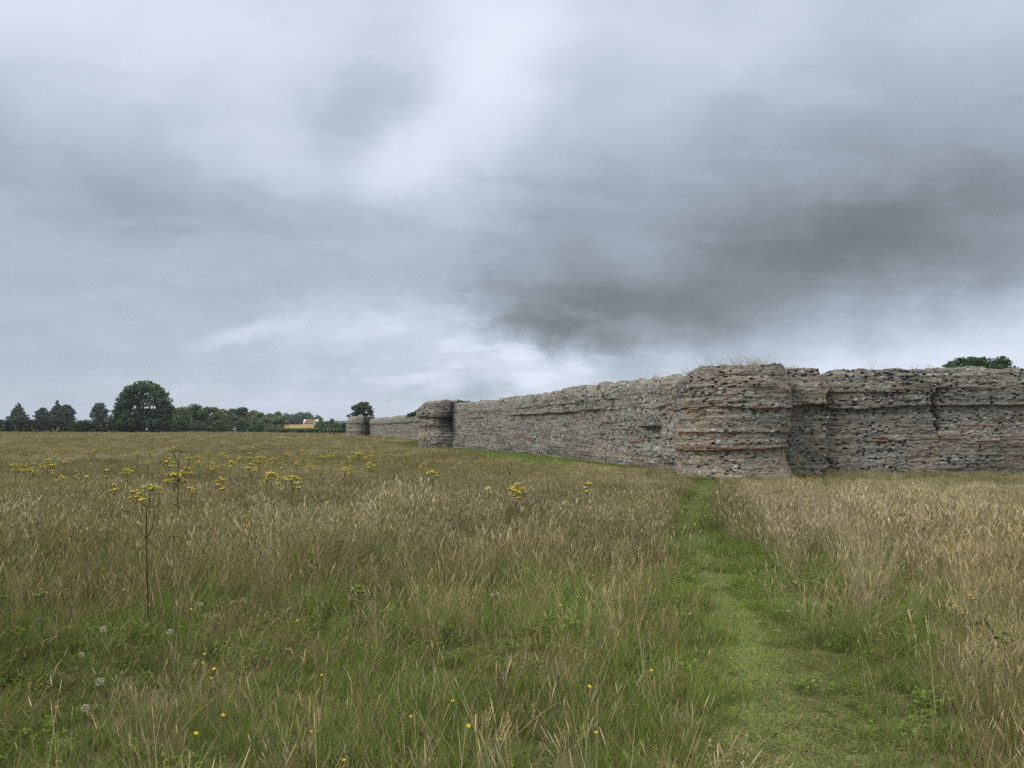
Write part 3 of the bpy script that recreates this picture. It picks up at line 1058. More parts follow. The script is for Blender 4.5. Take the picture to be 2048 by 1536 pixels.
# the big oak
x, y, z = place(286, 272)
oak = thing("oak_tree", "broad dome crowned oak towering over the hedge, with pale walkers' clearing at its foot", "tree", (x, y, z))
oak["label"] = "broad dome crowned oak standing alone, much the tallest tree along the field edge"
L = []
g_ = np.random.default_rng(21)
sil = [(-9.6, 8.0), (-9.0, 5.6), (-8.0, 10.4), (-7.4, 13.0), (-6.2, 14.6), (-4.2, 16.6), (-1.5, 17.6), (1.2, 18.0), (3.8, 16.8), (5.8, 15.4), (7.4, 14.6), (8.6, 12.0), (9.7, 9.2), (9.2, 6.2), (8.6, 3.8), (-7.0, 3.6), (-3, 3.2), (4, 3.0),
       (-4.6, 11.5), (0, 13.0), (4.8, 11.2), (-5, 7), (0, 8), (5.5, 7.2), (2.2, 5), (-2.2, 5)]
for (a, b) in sil:
    for dy in (-1, 0, 1):
        s = g_.uniform(1.6, 2.5)
        inn = 1 - 0.12 * abs(dy)
        L.append((a * inn * 0.90, dy * g_.uniform(2.5, 6.0) * math.sqrt(max(0.1, 1 - (a / 11) ** 2)), b * 0.94 * (1 - 0.05 * abs(dy)), s, s * 0.72))
tree_parts(oak, L, 14000, 0.42, 31, OAKC, 3.4, 0.65, 0.45, limbs=14)


def conifer(label, px, ytop, width_px, depth, seed, style, group):
    x, y, z = place(px, depth)
    H = at(px, ytop, depth).z - z
    W = width_px / FPX * depth * 0.5
    root = thing("pine_tree" if style != 'cedar' else "cedar_tree", label, "tree", (x, y, z), 0, group)
    g = np.random.default_rng(seed)
    L = []
    tiers = 9
    for i in range(tiers):
        f = i / (tiers - 1)
        h = H * (0.24 + 0.72 * f)
        if style == 'cedar':
            r = W * (1.0 - 0.86 * f ** 0.85)
        elif style == 'spire':
            r = W * (1.0 - 0.9 * f ** 1.3) * (0.75 + 0.35 * g.random())
        else:
            r = W * math.sin(math.pi * (0.16 + 0.74 * f)) ** 0.7 * (0.7 + 0.4 * g.random())
        nb = 6
        for k in range(nb):
            a = k * 6.283 / nb + g.random()
            q = r * (0.55 + 0.35 * g.random())
            L.append((math.cos(a) * q, math.sin(a) * q, h - 0.12 * q + g.normal() * .15, max(r * 0.46, 0.4), max(H * 0.062, 0.5)))
    L.append((0, 0, H * 0.965, 0.3, H * 0.05))
    tree_parts(root, L, 5200, 0.42, seed, BLUEC, H * 0.55, 0.3, 0.15, flat=0.25, limbs=10)
    return root


CG = "dark conifers standing behind the hedge"
conifer("wide layered cedar, a blue grey tent shape above the hedge, first of the conifers", 36, 807, 46, 420, 41, 'cedar', CG)["label"] = \
    "wide tent shaped conifer with drooping level branches above the hedge"
conifer("", 84, 816, 34, 420, 42, 'round', CG)["label"] = "low ragged conifer with two uneven tops leaning against a taller spired one"
conifer("", 113, 802, 34, 418, 43, 'spire', CG)["label"] = "conifer with the sharpest tallest spire, in the middle of the clump"
conifer("", 132, 810, 34, 424, 44, 'round', CG)["label"] = "bushy topped conifer crowding the side of the spired one nearer the oak"
conifer("", 198, 806, 34, 425, 45, 'round', CG)["label"] = "lone rounded conifer in the gap beside the big oak"


def broad(label, px, ytop, wpx, depth, seed, col, n=2000, size=0.34, cat="tree", name="tree", group=None, nl=14, low=0.12, trunk=True, shell=0.5):
    x, y, z = place(px, depth)
    H = at(px, ytop, depth).z - z
    W = wpx / FPX * depth * 0.5
    root = thing(name, label, cat, (x, y, z), 0, group)
    L = crown_lobes(W, H * (1 - low) * 0.98, H * low * 0.5, nl, seed)
    tree_parts(root, L, n, size, seed, col, max(H * 0.2, 0.5), max(0.04 * H, 0.08), shell, trunk=trunk)
    return root


WG = "trees of the wood beside the oak"
wood = [
    ("pale crowned tree tucked against the oak's shaded side", 356, 814, 44, 300, PALEC),
    ("rounded dark tree with the highest crown of the wood next to the oak", 384, 811, 46, 318, OAKC),
    ("small slate green conifer like top poking between two rounded crowns", 401, 815, 18, 330, BLUEC),
    ("light green feathery topped tree in the wood behind the notice board", 420, 813, 36, 316, MIDC),
    ("olive brown tinged tree with a bristly crown above the notice board", 446, 818, 38, 306, OLIVEC),
    ("dark tree with a twiggy uneven top in the middle of the wood", 470, 817, 32, 322, OAKC),
    ("tree with a pointed tuft on top at the peak of the wood's slope", 484, 814, 30, 312, BLUEC),
    ("spiky topped tree where the wood's skyline starts to step down", 508, 821, 36, 306, OLIVEC),
    ("mid green tree with a ragged top one step below the spiky one", 527, 826, 34, 300, MIDC),
    ("smooth dome shaped pale tree at the end of the near wood", 546, 829, 40, 296, PALEC),
    ("pointed dark conifer rising behind the pale dome shaped tree", 557, 823, 22, 400, BLUEC),
    ("dark blue green tree behind the stubble field, nearest the wood", 578, 829, 34, 640, BLUEC),
    ("low rounded tree at the edge of the golden field", 596, 827, 36, 720, BLUEC),
    ("taller tree directly behind the red roofed barn", 606, 826, 30, 760, OAKC),
    ("last small tree sloping down behind the barn's gable", 627, 833, 26, 780, OAKC),
]
for i, (lab, px, yt, w, dep, c) in enumerate(wood):
    far = dep > 500
    broad(lab, px, yt, w * 1.45, dep, 60 + i, c, 3400 if not far else 2000, 0.40 if not far else 0.75, group=WG, low=0.02, nl=22, shell=0.35)

BG = "bushes along the far field edge"
bushes = [
    ("dark bush under the oak's outer branches on the wood side", 352, 838, 44, 272, OAKC),
    ("dark rounded bush standing before the pale crowned tree", 388, 841, 46, 274, BLUEC),
    ("bush at the notice board's dark post side", 432, 843, 52, 276, OAKC),
    ("blackish bush right behind the notice board", 474, 842, 50, 276, BLUEC),
    ("dense bush between the notice board and the pale round bush", 514, 843, 48, 276, OAKC),
    ("pale green rounded bush closing the end of the tall hedge line", 548, 847, 40, 270, PALEC),
    ("dark bush next to the barn's window gable", 645, 845, 36, 300, OAKC),
    ("taller dark bush with a knobbly top behind the three walkers", 668, 836, 32, 296, OAKC),
    ("small dark bush between the walkers' bush and the far bastion", 684, 842, 24, 302, BLUEC),
    ("tiny bush touching the foot of the far bastion", 698, 852, 14, 282, OAKC),
    ("grey conifer like bush on the oak's other side, above the hedge", 226, 830, 26, 300, BLUEC),
]
for i, (lab, px, yt, w, dep, c) in enumerate(bushes):
    broad(lab, px, yt, w * 1.1, dep, 90 + i, c, 1500, 0.30, "bush", "bush", BG, nl=10, low=0.0, trunk=False, shell=0.35)


def hedge(label, p0, p1, d0, d1, tops, seed, col, n, name="hedge"):
    g = np.random.default_rng(seed)
    a, b = place(p0, d0), place(p1, d1)
    root = thing(name, label, "hedge", ((a[0] + b[0]) / 2, (a[1] + b[1]) / 2, (a[2] + b[2]) / 2))
    L = []
    m = int(math.hypot(b[0] - a[0], b[1] - a[1]) / 1.3)
    for i in range(m):
        f = (i + .5) / m
        x, y, z = [a[k] + (b[k] - a[k]) * f for k in range(3)]
        px = p0 + (p1 - p0) * f
        top = at(px, np.interp(px, [t[0] for t in tops], [t[1] for t in tops]), y).z - z
        top *= 1 + 0.05 * g.normal()
        for hh in (0.28, 0.72):
            L.append((x - root.location.x + g.normal() * .3, y - root.location.y + g.normal() * .7, z - root.location.z + top * hh, 1.25, top * 0.29))
    V, F, C = leaf_cloud(L, n, 0.26, seed, col, 0.4)
    build("foliage", V, F, M_LEAF, root, C)
    mb = MB()
    for l in L[::6]:
        mb.tube([(l[0], l[1], -0.1), (l[0] + g.normal() * .2, l[1], l[2])], [0.06, 0.03], 5)
    mb.build("stem", M_BARK, root)


hedge("long even dark field hedge below the conifers, ending behind the big oak", -90, 250, 268, 268,
      [(-90, 841), (0, 841), (60, 840), (100, 838), (150, 841), (215, 843), (250, 848)], 121, (0.040, 0.064, 0.034), 16000)
hedge("lower clipped hedge running under the big oak and its trunk", 240, 350, 276, 276, [(240, 851), (300, 851), (350, 845)], 122, BLUEC, 4500)
hedge("low bramble hedge in front of the golden field, behind the walkers", 556, 706, 262, 262,
      [(556, 857), (600, 857), (640, 855), (706, 857)], 123, MIDC, 6000, "bramble_hedge")

# tree behind the far bastion: a round head above a low side branch
x, y, z = place(722, 236)
t = thing("field_tree", "round headed tree with a low side branch rising behind the small far bastion", "tree", (x, y, z))
L = []
k = 236 / FPX
for (px, py, r) in [(712, 816, 9), (724, 813, 10), (735, 816, 9), (739, 826, 6), (721, 823, 9), (743, 832, 4), (712, 828, 7), (703, 831, 6), (697, 832, 4), (730, 830, 6), (722, 808, 6), (742, 824, 5), (717, 838, 6), (727, 840, 7), (733, 807, 5)]:
    for dy in (-1.0, 1.0):
        L.append(((px - 722) * k, dy * r * k * .6, at(px, py, 236).z - z, r * k, r * k * 0.72))
tree_parts(t, L, 2600, 0.30, 131, (0.085, 0.120, 0.070), 4.0, 0.3, 0.4, limbs=12)

# tree whose flat crown shows over the facing curtain
D_ = 84.0
x, y, z = place(1962, D_)
t = thing("spreading_tree", "dark tree showing only its flat topped crown above the cracked curtain wall", "tree", (x, y, z))
k = D_ / FPX
L = []
for (px, py, r) in [(1903, 738, 10), (1915, 727, 12), (1935, 724, 13), (1955, 723, 13), (1978, 725, 13), (1990, 735, 14), (2008, 722, 10), (2016, 726, 10), (2000, 736, 12), (2028, 738, 9), (1922, 719, 6), (1947, 716, 5), (1969, 718, 6), (2012, 715, 5), (1897, 732, 6), (2022, 730, 5), (1960, 738, 18), (1930, 740, 18),
                    (1985, 750, 22), (1945, 755, 24), (2010, 752, 18), (1915, 752, 16), (1965, 770, 26)]:
    for dy in (-1.1, 0.0, 1.1):
        L.append(((px - 1962) * k * (1 - .06 * abs(dy)), dy * r * k * 1.2, at(px, py, D_).z - z, r * k, r * k * 0.62))
tree_parts(t, L, 9000, 0.13, 141, (0.066, 0.108, 0.054), 3.2, 0.28, 0.45, limbs=14)

# little shrub on the ramp of the far curtain
p = at(827, 828, 80)
t = thing("wall_shrub", "small green shrub rooted on the sloping wall top against the middle bastion", "shrub", (p.x, p.y, p.z - 0.5))
tree_parts(t, [(-.3, 0, .35, .3, .22), (0, 0, .5, .35, .25), (.3, .1, .7, .3, .22), (-.55, 0, .3, .2, .3)], 420, 0.07, 151, (0.045, 0.07, 0.035), 0.3, 0.03, 0.2)


# ------------------------------------------------------------------ barn, notice board
def barn():
    p0, p1 = at(608, 852, 700), at(637, 852, 700)
    W = p1.x - p0.x
    x, y = (p0.x + p1.x) / 2, 700.0
    z = gz(x, y)
    root = thing("barn", "red roofed barn with pale gable ends beyond the golden field", "barn", (x, y, z))
    mw = mat_plain("pale_render", (0.52, 0.50, 0.45), (0.42, 0.40, 0.36), 1.0)
    mr = mat_plain("red_tiles", (0.165, 0.088, 0.066), (0.13, 0.078, 0.06), 1.2)
    md = mat_plain("dark_glass", (0.03, 0.035, 0.04), (0.02, 0.02, 0.025), 1.0, 0.3)
    h = W * 0.5
    He, Hr, dp = 1.6, 5.0, 3.4
    mb = MB()
    mb.add([(-h, -dp, 0), (h, -dp, 0), (h, dp, 0), (-h, dp, 0), (-h, -dp, He), (h, -dp, He), (h, dp, He), (-h, dp, He), (-h, 0, Hr - .15), (h, 0, Hr - .15)],
           [(0, 1, 5, 4), (2, 3, 7, 6), (1, 2, 6, 9, 5), (3, 0, 4, 8, 7), (4, 5, 9, 8), (6, 7, 8, 9)])
    mb.build("wall", mw, root)
    mb = MB()
    e = 0.35
    for s in (-1, 1):
        a = [(-h + 2.2, s * 0.0, Hr), (h - 2.4, s * 0.0, Hr), (h - 2.2, s * (dp + e), He - .3), (-h + 1.0, s * (dp + e), He - .3)]
        lo = [(q[0], q[1], q[2] - .22) for q in a]
        mb.add(a + lo, [(0, 1, 2, 3), (7, 6, 5, 4), (0, 4, 5, 1), (1, 5, 6, 2), (2, 6, 7, 3), (3, 7, 4, 0)])
    mb.build("roof", mr, root)
    # projecting white gable with a dark window at the near end
    mb = MB()
    gx = h - 1.7
    mb.add([(gx - 1.7, -dp - 1.6, 0), (gx + 1.7, -dp - 1.6, 0), (gx + 1.7, -1, 0), (gx - 1.7, -1, 0), (gx - 1.7, -dp - 1.6, 2.9), (gx + 1.7, -dp - 1.6, 2.9),
            (gx + 1.7, -1, 2.9), (gx - 1.7, -1, 2.9), (gx, -dp - 1.6, 4.2), (gx, -1, 4.2)],
           [(0, 1, 5, 8, 4), (1, 2, 6, 5), (3, 0, 4, 7), (2, 3, 7, 9, 6), (4, 8, 9, 7), (5, 6, 9, 8)])
    mb.build("gable", mw, root)
    mb = MB()
    mb.box(gx + .2, -dp - 1.63, 2.1, 0.9, 0.08, 1.2)
    wnd = mb.build("window", md, root)
    mb = MB()
    for sx in (-.5, .5):
        mb.box(gx + .2 + sx, -dp - 1.68, 2.1, 0.1, 0.1, 1.3)
    mb.box(gx + .2, -dp - 1.68, 1.45, 1.1, 0.1, 0.1)
    mb.build("frame", mw, wnd)
    mb = MB()
    mb.box(1.5, 0, Hr + .4, 0.8, 0.8, 1.1)
    mb.build("chimney", mr, root)


barn()
x, y, z = place(469, 255)
nb = thing("notice_board", "small pale green notice board on a dark post before the hedge", "notice board", (x, y, z))
mb = MB()
mb.box(-0.75, 0, 1.0, 0.22, 0.18, 2.5)
mb.build("post", M_BARK, nb)
mb = MB()
mb.box(0.05, 0, 1.55, 1.3, 0.08, 0.95)
mb.build("board", mat_plain("board_green", (0.20, 0.235, 0.15), (0.15, 0.18, 0.12), 2.0), nb)
mb = MB()
mb.box(0.05, 0, 0.55, 1.1, 0.08, 0.5)
mb.build("lower_board", mat_plain("board_grey", (0.19, 0.22, 0.18), (0.14, 0.17, 0.14), 2.0), nb)


# ------------------------------------------------------------------ people far out in the meadow
def skin_mesh(name, pts, edges, radii, m, parent, root_i=0, sub=1):
    me = bpy.data.meshes.new(name)
    me.from_pydata(pts, edges, [])
    o = bpy.data.objects.new(name, me)
    COL.objects.link(o)
    o.parent = parent
    md = o.modifiers.new("skin", 'SKIN')
    md.use_smooth_shade = True
    sv = me.skin_vertices[0].data
    for i, r in enumerate(radii):
        sv[i].radius = (r, r) if not isinstance(r, tuple) else r
        sv[i].use_root = (i == root_i)
    sd = o.modifiers.new("subd", 'SUBSURF')
    sd.levels = sub
    sd.render_levels = sub
    me.materials.append(m)
    return o


M_SKIN = mat_plain("skin", (0.45, 0.30, 0.23), (0.40, 0.26, 0.20), 3.0, 0.6)


def person(label, px, depth, facing, top_c, leg_c, hair_c, stride=0.14, h=1.0):
    x, y, z = place(px, depth)
    root = thing("person", label, "person", (x, y, z), facing, None)
    P, E, Rr = [], [], []

    def v(p, r):
        P.append(tuple(q * h for q in p))
        Rr.append(r * h if not isinstance(r, tuple) else (r[0] * h, r[1] * h))
        return len(P) - 1

    def chain(a, items):
        for p, r in items:
            b = v(p, r)
            E.append((a, b))
            a = b
        return a
    pel = v((0, 0, 0.95), (0.15, 0.11))
    chest = chain(pel, [((0, 0, 1.12), (0.14, 0.10)), ((0, 0.01, 1.32), (0.17, 0.115))])
    neck = chain(chest, [((0, 0, 1.45), 0.065), ((0, -0.01, 1.52), 0.055)])
    head = chain(neck, [((0, -0.02, 1.60), (0.075, 0.09)), ((0, -0.02, 1.68), (0.078, 0.095)), ((0, -0.01, 1.75), (0.06, 0.07))])
    nose = v((0, -0.135, 1.625), 0.014)
    E.append((len(P) - 4, nose))
    for s in (-1, 1):
        st = stride * s
        chain(pel, [((0.09 * s, 0, 0.88), 0.095), ((0.10 * s, -st * 0.5, 0.50), 0.062), ((0.10 * s, -st * 0.6 + 0.06, 0.10), 0.042), ((0.10 * s, -st * 0.6 - 0.10, 0.04), 0.038)])
        hand = chain(chest, [((0.20 * s, 0.01, 1.40), 0.062), ((0.25 * s, 0.03 + st * .4, 1.13), 0.045), ((0.25 * s, -0.06 + st * .8, 0.90), 0.032), ((0.25 * s, -0.08 + st * .9, 0.83), (0.035, 0.016))])
        for f in range(4):
            chain(hand, [((0.235 * s + 0.011 * (f - 1.5), -0.10 + st * .9, 0.765 - 0.008 * (f % 2)), 0.009), ((0.23 * s + 0.011 * (f - 1.5), -0.09 + st * .9, 0.725), 0.008)])
        chain(hand, [((0.225 * s, -0.125 + st * .9, 0.82), 0.010), ((0.22 * s, -0.14 + st * .9, 0.785), 0.009)])
    skin_mesh("body", P, E, Rr, M_SKIN, root)
    # clothing
    C, CE, CRr = [], [], []

    def cv(p, r):
        C.append(tuple(q * h for q in p))
        CRr.append(tuple(k * h for k in r) if isinstance(r, tuple) else r * h)
        return len(C) - 1
    a = cv((0, 0, 0.93), (0.175, 0.135))
    b = cv((0, 0, 1.12), (0.165, 0.125))
    c = cv((0, 0.01, 1.34), (0.195, 0.14))
    d = cv((0, 0, 1.45), 0.08)
    CE += [(a, b), (b, c), (c, d)]
    for s in (-1, 1):
        st = stride * s
        e = cv((0.21 * s, 0.01, 1.40), 0.080)
        f = cv((0.255 * s, 0.03 + st * .4, 1.13), 0.062)
        g = cv((0.255 * s, -0.05 + st * .75, 0.93), 0.050)
        CE += [(c, e), (e, f), (f, g)]
    skin_mesh("jacket", C, CE, CRr, mat_plain("cloth", top_c, tuple(k * .8 for k in top_c), 5.0), root)
    T, TE, TR = [(0, 0, 0.95 * h)], [], [(0.165 * h, 0.125 * h)]
    for s in (-1, 1):
        st = stride * s
        i = len(T)
        T += [(0.09 * s * h, 0, 0.86 * h), (0.10 * s * h, -st * .5 * h, 0.50 * h), (0.10 * s * h, (-st * .6 + .05) * h, 0.13 * h)]
        TR += [0.112 * h, 0.080 * h, 0.062 * h]
        TE += [(0, i), (i, i + 1), (i + 1, i + 2)]
    skin_mesh("trousers", T, TE, TR, mat_plain("trouser_cloth", leg_c, tuple(k * .8 for k in leg_c), 5.0), root)
    skin_mesh("hair", [(0, 0.02 * h, 1.66 * h), (0, 0.015 * h, 1.74 * h), (0, -0.015 * h, 1.775 * h)], [(0, 1), (1, 2)], [(0.088 * h, 0.10 * h), (0.086 * h, 0.10 * h), (0.06 * h, 0.075 * h)],
              mat_plain("hair", hair_c, tuple(k * .8 for k in hair_c), 8.0), root)
    return root


person("walker in a navy top and pale lilac trousers, beside the shorter walker in black", 654.8, 196, R(12), (0.018, 0.02, 0.034), (0.26, 0.235, 0.26), (0.34, 0.31, 0.27), h=0.98)
person("shorter walker in black with ochre trousers, in the middle of the three", 660.5, 198, R(20), (0.015, 0.016, 0.018), (0.12, 0.10, 0.05), (0.16, 0.15, 0.14), h=0.90)
person("walker dressed all in dark clothes with a pale cap, nearest the far bastion", 667.2, 190, R(190), (0.012, 0.015, 0.022), (0.02, 0.017, 0.018), (0.55, 0.55, 0.52), h=1.02)
person("person in a white top standing in the shade under the big oak", 293.5, 262, R(40), (0.58, 0.60, 0.62), (0.10, 0.10, 0.11), (0.05, 0.04, 0.03), h=1.0)


# ------------------------------------------------------------------ the meadow
TUFTS = {}


def ribbon(V, F, C, base, az_, h, lean, curve, width, c0, c1, seg, face):
    """one blade: base point, leaning direction, height, bend; tapers to a point"""
    dx, dy = math.cos(az_), math.sin(az_)
    fx, fy = math.cos(face), math.sin(face)
    b = len(V)
    for i in range(seg + 1):
        t = i / seg
        out = h * (lean * t + curve * t * t)
        z = h * t * (1 - 0.35 * abs(curve) * t) if abs(lean) + abs(curve) < 1.2 else h * t * max(0.3, 1 - 0.6 * t) + 0.004
        w = width * (1 - t) ** 0.6 * 0.5
        p = (base[0] + dx * out, base[1] + dy * out, z)
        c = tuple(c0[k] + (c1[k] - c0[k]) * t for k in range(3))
        if i < seg:
            V.append((p[0] - fx * w, p[1] - fy * w, p[2]))
            V.append((p[0] + fx * w, p[1] + fy * w, p[2]))
            C += [c, c]
            if i:
                F.append((b + 2 * i - 2, b + 2 * i - 1, b + 2 * i + 1, b + 2 * i))
        else:
            V.append(p)
            C.append(c)
            F.append((b + 2 * i - 2, b + 2 * i - 1, b + 2 * i))
    return p


GREENS = [(0.138, 0.205, 0.040), (0.115, 0.186, 0.040), (0.172, 0.226, 0.052), (0.096, 0.162, 0.036), (0.198, 0.230, 0.070)]
BROWNS = [(0.240, 0.214, 0.090), (0.208, 0.188, 0.080), (0.290, 0.256, 0.118), (0.188, 0.172, 0.070), (0.226, 0.184, 0.092)]
STRAWS = [(0.46, 0.39, 0.24), (0.39, 0.33, 0.195), (0.54, 0.47, 0.31), (0.33, 0.285, 0.16)]
DARKS = [(0.055, 0.038, 0.026), (0.085, 0.055, 0.035)]


def jit(c, g, a=0.22):
    k = 1 + g.uniform(-a, a)
    return (c[0] * k * (1 + g.uniform(-.06, .06)), c[1] * k, c[2] * k * (1 + g.uniform(-.1, .1)))


def tuft(kind, seed, lod):
    """lod 0 near, 1 middle, 2 far, 3 very far: fewer, broader blades and a wider tuft"""
    g = random.Random(seed)
    V, F, C = [], [], []
    rad = (0.10, 0.17, 0.42, 1.1)[lod]
    wk = (1.0, 2.1, 5.5, 14.0)[lod]
    seg = (4, 3, 2, 2)[lod]

    def pos():
        a, r = g.uniform(0, 6.283), rad * math.sqrt(g.random())
        return (r * math.cos(a), r * math.sin(a))

    def seedhead(p, az_, s, c, style):
        if lod >= 1:
            b = len(V)
            f = g.uniform(0, 3.14)
            w = (0.006, 0.0065, 0.022, 0.06)[lod] * g.uniform(.7, 1.3)
            hx, hy = math.cos(f) * w, math.sin(f) * w
            L = s * (1.0, 1.0, 1.1, 1.6)[lod]
            ox, oy = math.cos(az_) * L * .35, math.sin(az_) * L * .35
            V.extend([(p[0] - ox * .2, p[1] - oy * .2, p[2] - L * .45), (p[0] + hx, p[1] + hy, p[2]), (p[0] + ox, p[1] + oy, p[2] + L * .5), (p[0] - hx, p[1] - hy, p[2])])
            C.extend([c] * 4)
            F.append((b, b + 1, b + 2, b + 3))
            return
        if style == 0:                    # loose panicle of small spikelets
            for i in range(11):
                t = g.random()
                r = s * 0.30 * (1 - t * .7) * g.random()
                a = g.uniform(0, 6.283)
                q = (p[0] + math.cos(a) * r, p[1] + math.sin(a) * r, p[2] - s * .75 + s * t)
                b = len(V)
                f, l, w = g.uniform(0, 6.283), g.uniform(.0035, .0065), g.uniform(.0012, .0022)
                tl = (math.cos(a) * l * .6, math.sin(a) * l * .6, l)
                V.extend([(q[0] - tl[0], q[1] - tl[1], q[2] - tl[2]), (q[0] + math.cos(f) * w, q[1] + math.sin(f) * w, q[2]), (q[0] + tl[0], q[1] + tl[1], q[2] + tl[2]), (q[0] - math.cos(f) * w, q[1] - math.sin(f) * w, q[2])])
                cc = jit(c, g, .3)
                C.extend([cc] * 4)
                F.append((b, b + 1, b + 2, b + 3))
        else:                              # narrow spike, two crossed blades
            for f in (0, 1.57):
                f += g.random()
                b = len(V)
                w = 0.0028
                ox, oy = math.cos(az_) * s * .5, math.sin(az_) * s * .5
                for t, k in ((-.8, .3), (-.3, 1), (.1, .8), (.35, .1)):
                    V.append((p[0] + ox * t - math.cos(f) * w * k, p[1] + oy * t - math.sin(f) * w * k, p[2] + s * t))
                    V.append((p[0] + ox * t + math.cos(f) * w * k, p[1] + oy * t + math.sin(f) * w * k, p[2] + s * t))
                    C.extend([jit(c, g, .15)] * 2)
                for i in range(3):
                    F.append((b + 2 * i, b + 2 * i + 1, b + 2 * i + 3, b + 2 * i + 2))

    def blades(n, pal, h0, h1, w, lean, curve, tip=None):
        for _ in range(n):
            c = jit(g.choice(pal), g)
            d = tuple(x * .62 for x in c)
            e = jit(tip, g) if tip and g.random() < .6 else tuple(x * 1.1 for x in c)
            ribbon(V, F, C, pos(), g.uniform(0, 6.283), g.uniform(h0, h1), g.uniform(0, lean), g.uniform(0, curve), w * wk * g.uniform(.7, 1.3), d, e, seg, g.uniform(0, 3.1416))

    def stems(n, pal, hpal, h0, h1, w, lean, curve, hs, style):
        for _ in range(n):
            c = jit(g.choice(pal), g)
            a = g.uniform(0, 6.283)
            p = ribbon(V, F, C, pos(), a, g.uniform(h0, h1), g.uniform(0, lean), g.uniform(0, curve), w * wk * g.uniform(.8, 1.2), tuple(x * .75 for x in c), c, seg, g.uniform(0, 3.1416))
            if hs:
                seedhead(p, a, hs * g.uniform(.7, 1.2), jit(g.choice(hpal), g), style if style < 2 else g.randrange(2))

    q = (1.0, 1.0, 1.25, 1.5)[lod]
    if kind == 'green':
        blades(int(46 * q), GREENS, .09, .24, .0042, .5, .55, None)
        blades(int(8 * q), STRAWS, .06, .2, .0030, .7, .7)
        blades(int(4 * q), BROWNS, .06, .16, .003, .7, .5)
    elif kind == 'bent':
        blades(int(24 * q), GREENS, .08, .25, .0036, .5, .5)
        blades(int(10 * q), BROWNS, .10, .26, .0026, .6, .5)
        stems(int(22 * q), BROWNS, BROWNS, .26, .48, .0017, .25, .22, .085, 0)
        stems(int(4 * q), STRAWS, STRAWS, .30, .52, .0018, .3, .3, .06, 1)
        if lod < 2:
            stems(3, BROWNS, DARKS, .26, .46, .0016, .3, .2, .016, 1)
    elif kind == 'straw':
        blades(int(18 * q), STRAWS, .10, .28, .0028, .6, .5)
        blades(int(12 * q), GREENS, .06, .18, .0034, .5, .5)
        stems(int(22 * q), STRAWS + BROWNS[:1], STRAWS, .28, .50, .0019, .25, .25, .075, 2)
    elif kind == 'wild':                   # long arching bleached stems
        blades(int(6 * q), STRAWS, .3, .5, .0032, .8, .55)
        stems(int(3 * q), STRAWS, STRAWS, .40, .62, .0028, .55, .5, .07, 1)
        stems(int(3 * q), BROWNS, [(0.06, .04, .03), (.09, .055, .04)], .28, .45, .0022, .3, .2, .03, 1)
    elif kind == 'dock':                   # rusty seed spikes over broad leaves, knapweed heads
        for _ in range(int(5 * q)):
            c = jit((0.15, 0.085, 0.05), g)
            a = g.uniform(0, 6.283)
            b0 = pos()
            p = ribbon(V, F, C, b0, a, g.uniform(.28, .5), g.uniform(0, .3), .1, .0028 * wk, (0.09, .08, .04), c, seg, a)
            for k in range(4):
                seedhead((p[0], p[1], p[2] - .03 * k), a + k, .03, jit(c, g, .3), 1)
        blades(int(10 * q), GREENS[1:4], .10, .22, .012, .8, .6)
        blades(int(14 * q), GREENS, .08, .22, .0036, .6, .5)
        stems(5, BROWNS, DARKS, .26, .44, .0018, .3, .2, .018, 1)
    elif kind == 'turf':
        blades(int(46 * q), GREENS, .03, .075, .0036, .8, .7)
        blades(int(26 * q), STRAWS, .025, .06, .0024, 2.0, .8)
        blades(int(30 * q), GREENS, .025, .055, .0036, 1.8, .8)
    elif kind == 'leafy':
        for _ in range(int(15 * q)):
            b0 = pos()
            a, r, z = g.uniform(0, 6.283), g.uniform(.012, .026), g.uniform(.03, .13)
            c = jit(g.choice(GREENS[:4]), g)
            ribbon(V, F, C, b0, a, z, .2, .1, .0018, tuple(x * .6 for x in c), c, 2, a)
            for k in range(3):
                aa_ = a + k * 2.094
                q0 = (b0[0] + math.cos(a) * z * .3, b0[1] + math.sin(a) * z * .3, z)
                b = len(V)
                dx, dy = math.cos(aa_), math.sin(aa_)
                tz = g.uniform(-.3, .5) * r
                V.extend([q0, (q0[0] + dx * r * .6 - dy * r * .45, q0[1] + dy * r * .6 + dx * r * .45, z + tz * .6 + r * .15), (q0[0] + dx * r * 1.2, q0[1] + dy * r * 1.2, z + tz),
                          (q0[0] + dx * r * .6 + dy * r * .45, q0[1] + dy * r * .6 - dx * r * .45, z + tz * .6 + r * .15)])
                cc = jit(c, g, .15)
                C.extend([cc] * 4)
                F.append((b, b + 1, b + 2, b + 3))
        blades(int(16 * q), GREENS, .06, .2, .0052, .7, .8)
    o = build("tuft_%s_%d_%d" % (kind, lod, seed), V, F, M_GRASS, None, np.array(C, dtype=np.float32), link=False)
    return o


LODK = [(0, ['green', 'bent', 'straw', 'wild', 'turf', 'leafy', 'dock'], 6), (1, ['green', 'bent', 'straw', 'wild', 'turf', 'leafy', 'dock'], 4),
        (2, ['green', 'bent', 'straw', 'turf'], 4), (3, ['green', 'bent', 'straw'], 4)]
tuft_col = {}
tuft_index = {}
for lod, kinds, nvar in LODK:
    c = bpy.data.collections.new("tufts_%d" % lod)
    names = []
    for kd in kinds:
        for k in range(nvar):
            o = tuft(kd, 1000 * lod + 37 * k + len(kd) * 7 + ord(kd[0]) + 5 * len(kd), lod)
            o.name = "tuft_%d_%02d" % (lod, len(names))          # collection order is alphabetical
            names.append((kd, k))
            c.objects.link(o)
    tuft_col[lod] = c
    tuft_index[lod] = {n: i for i, n in enumerate(names)}

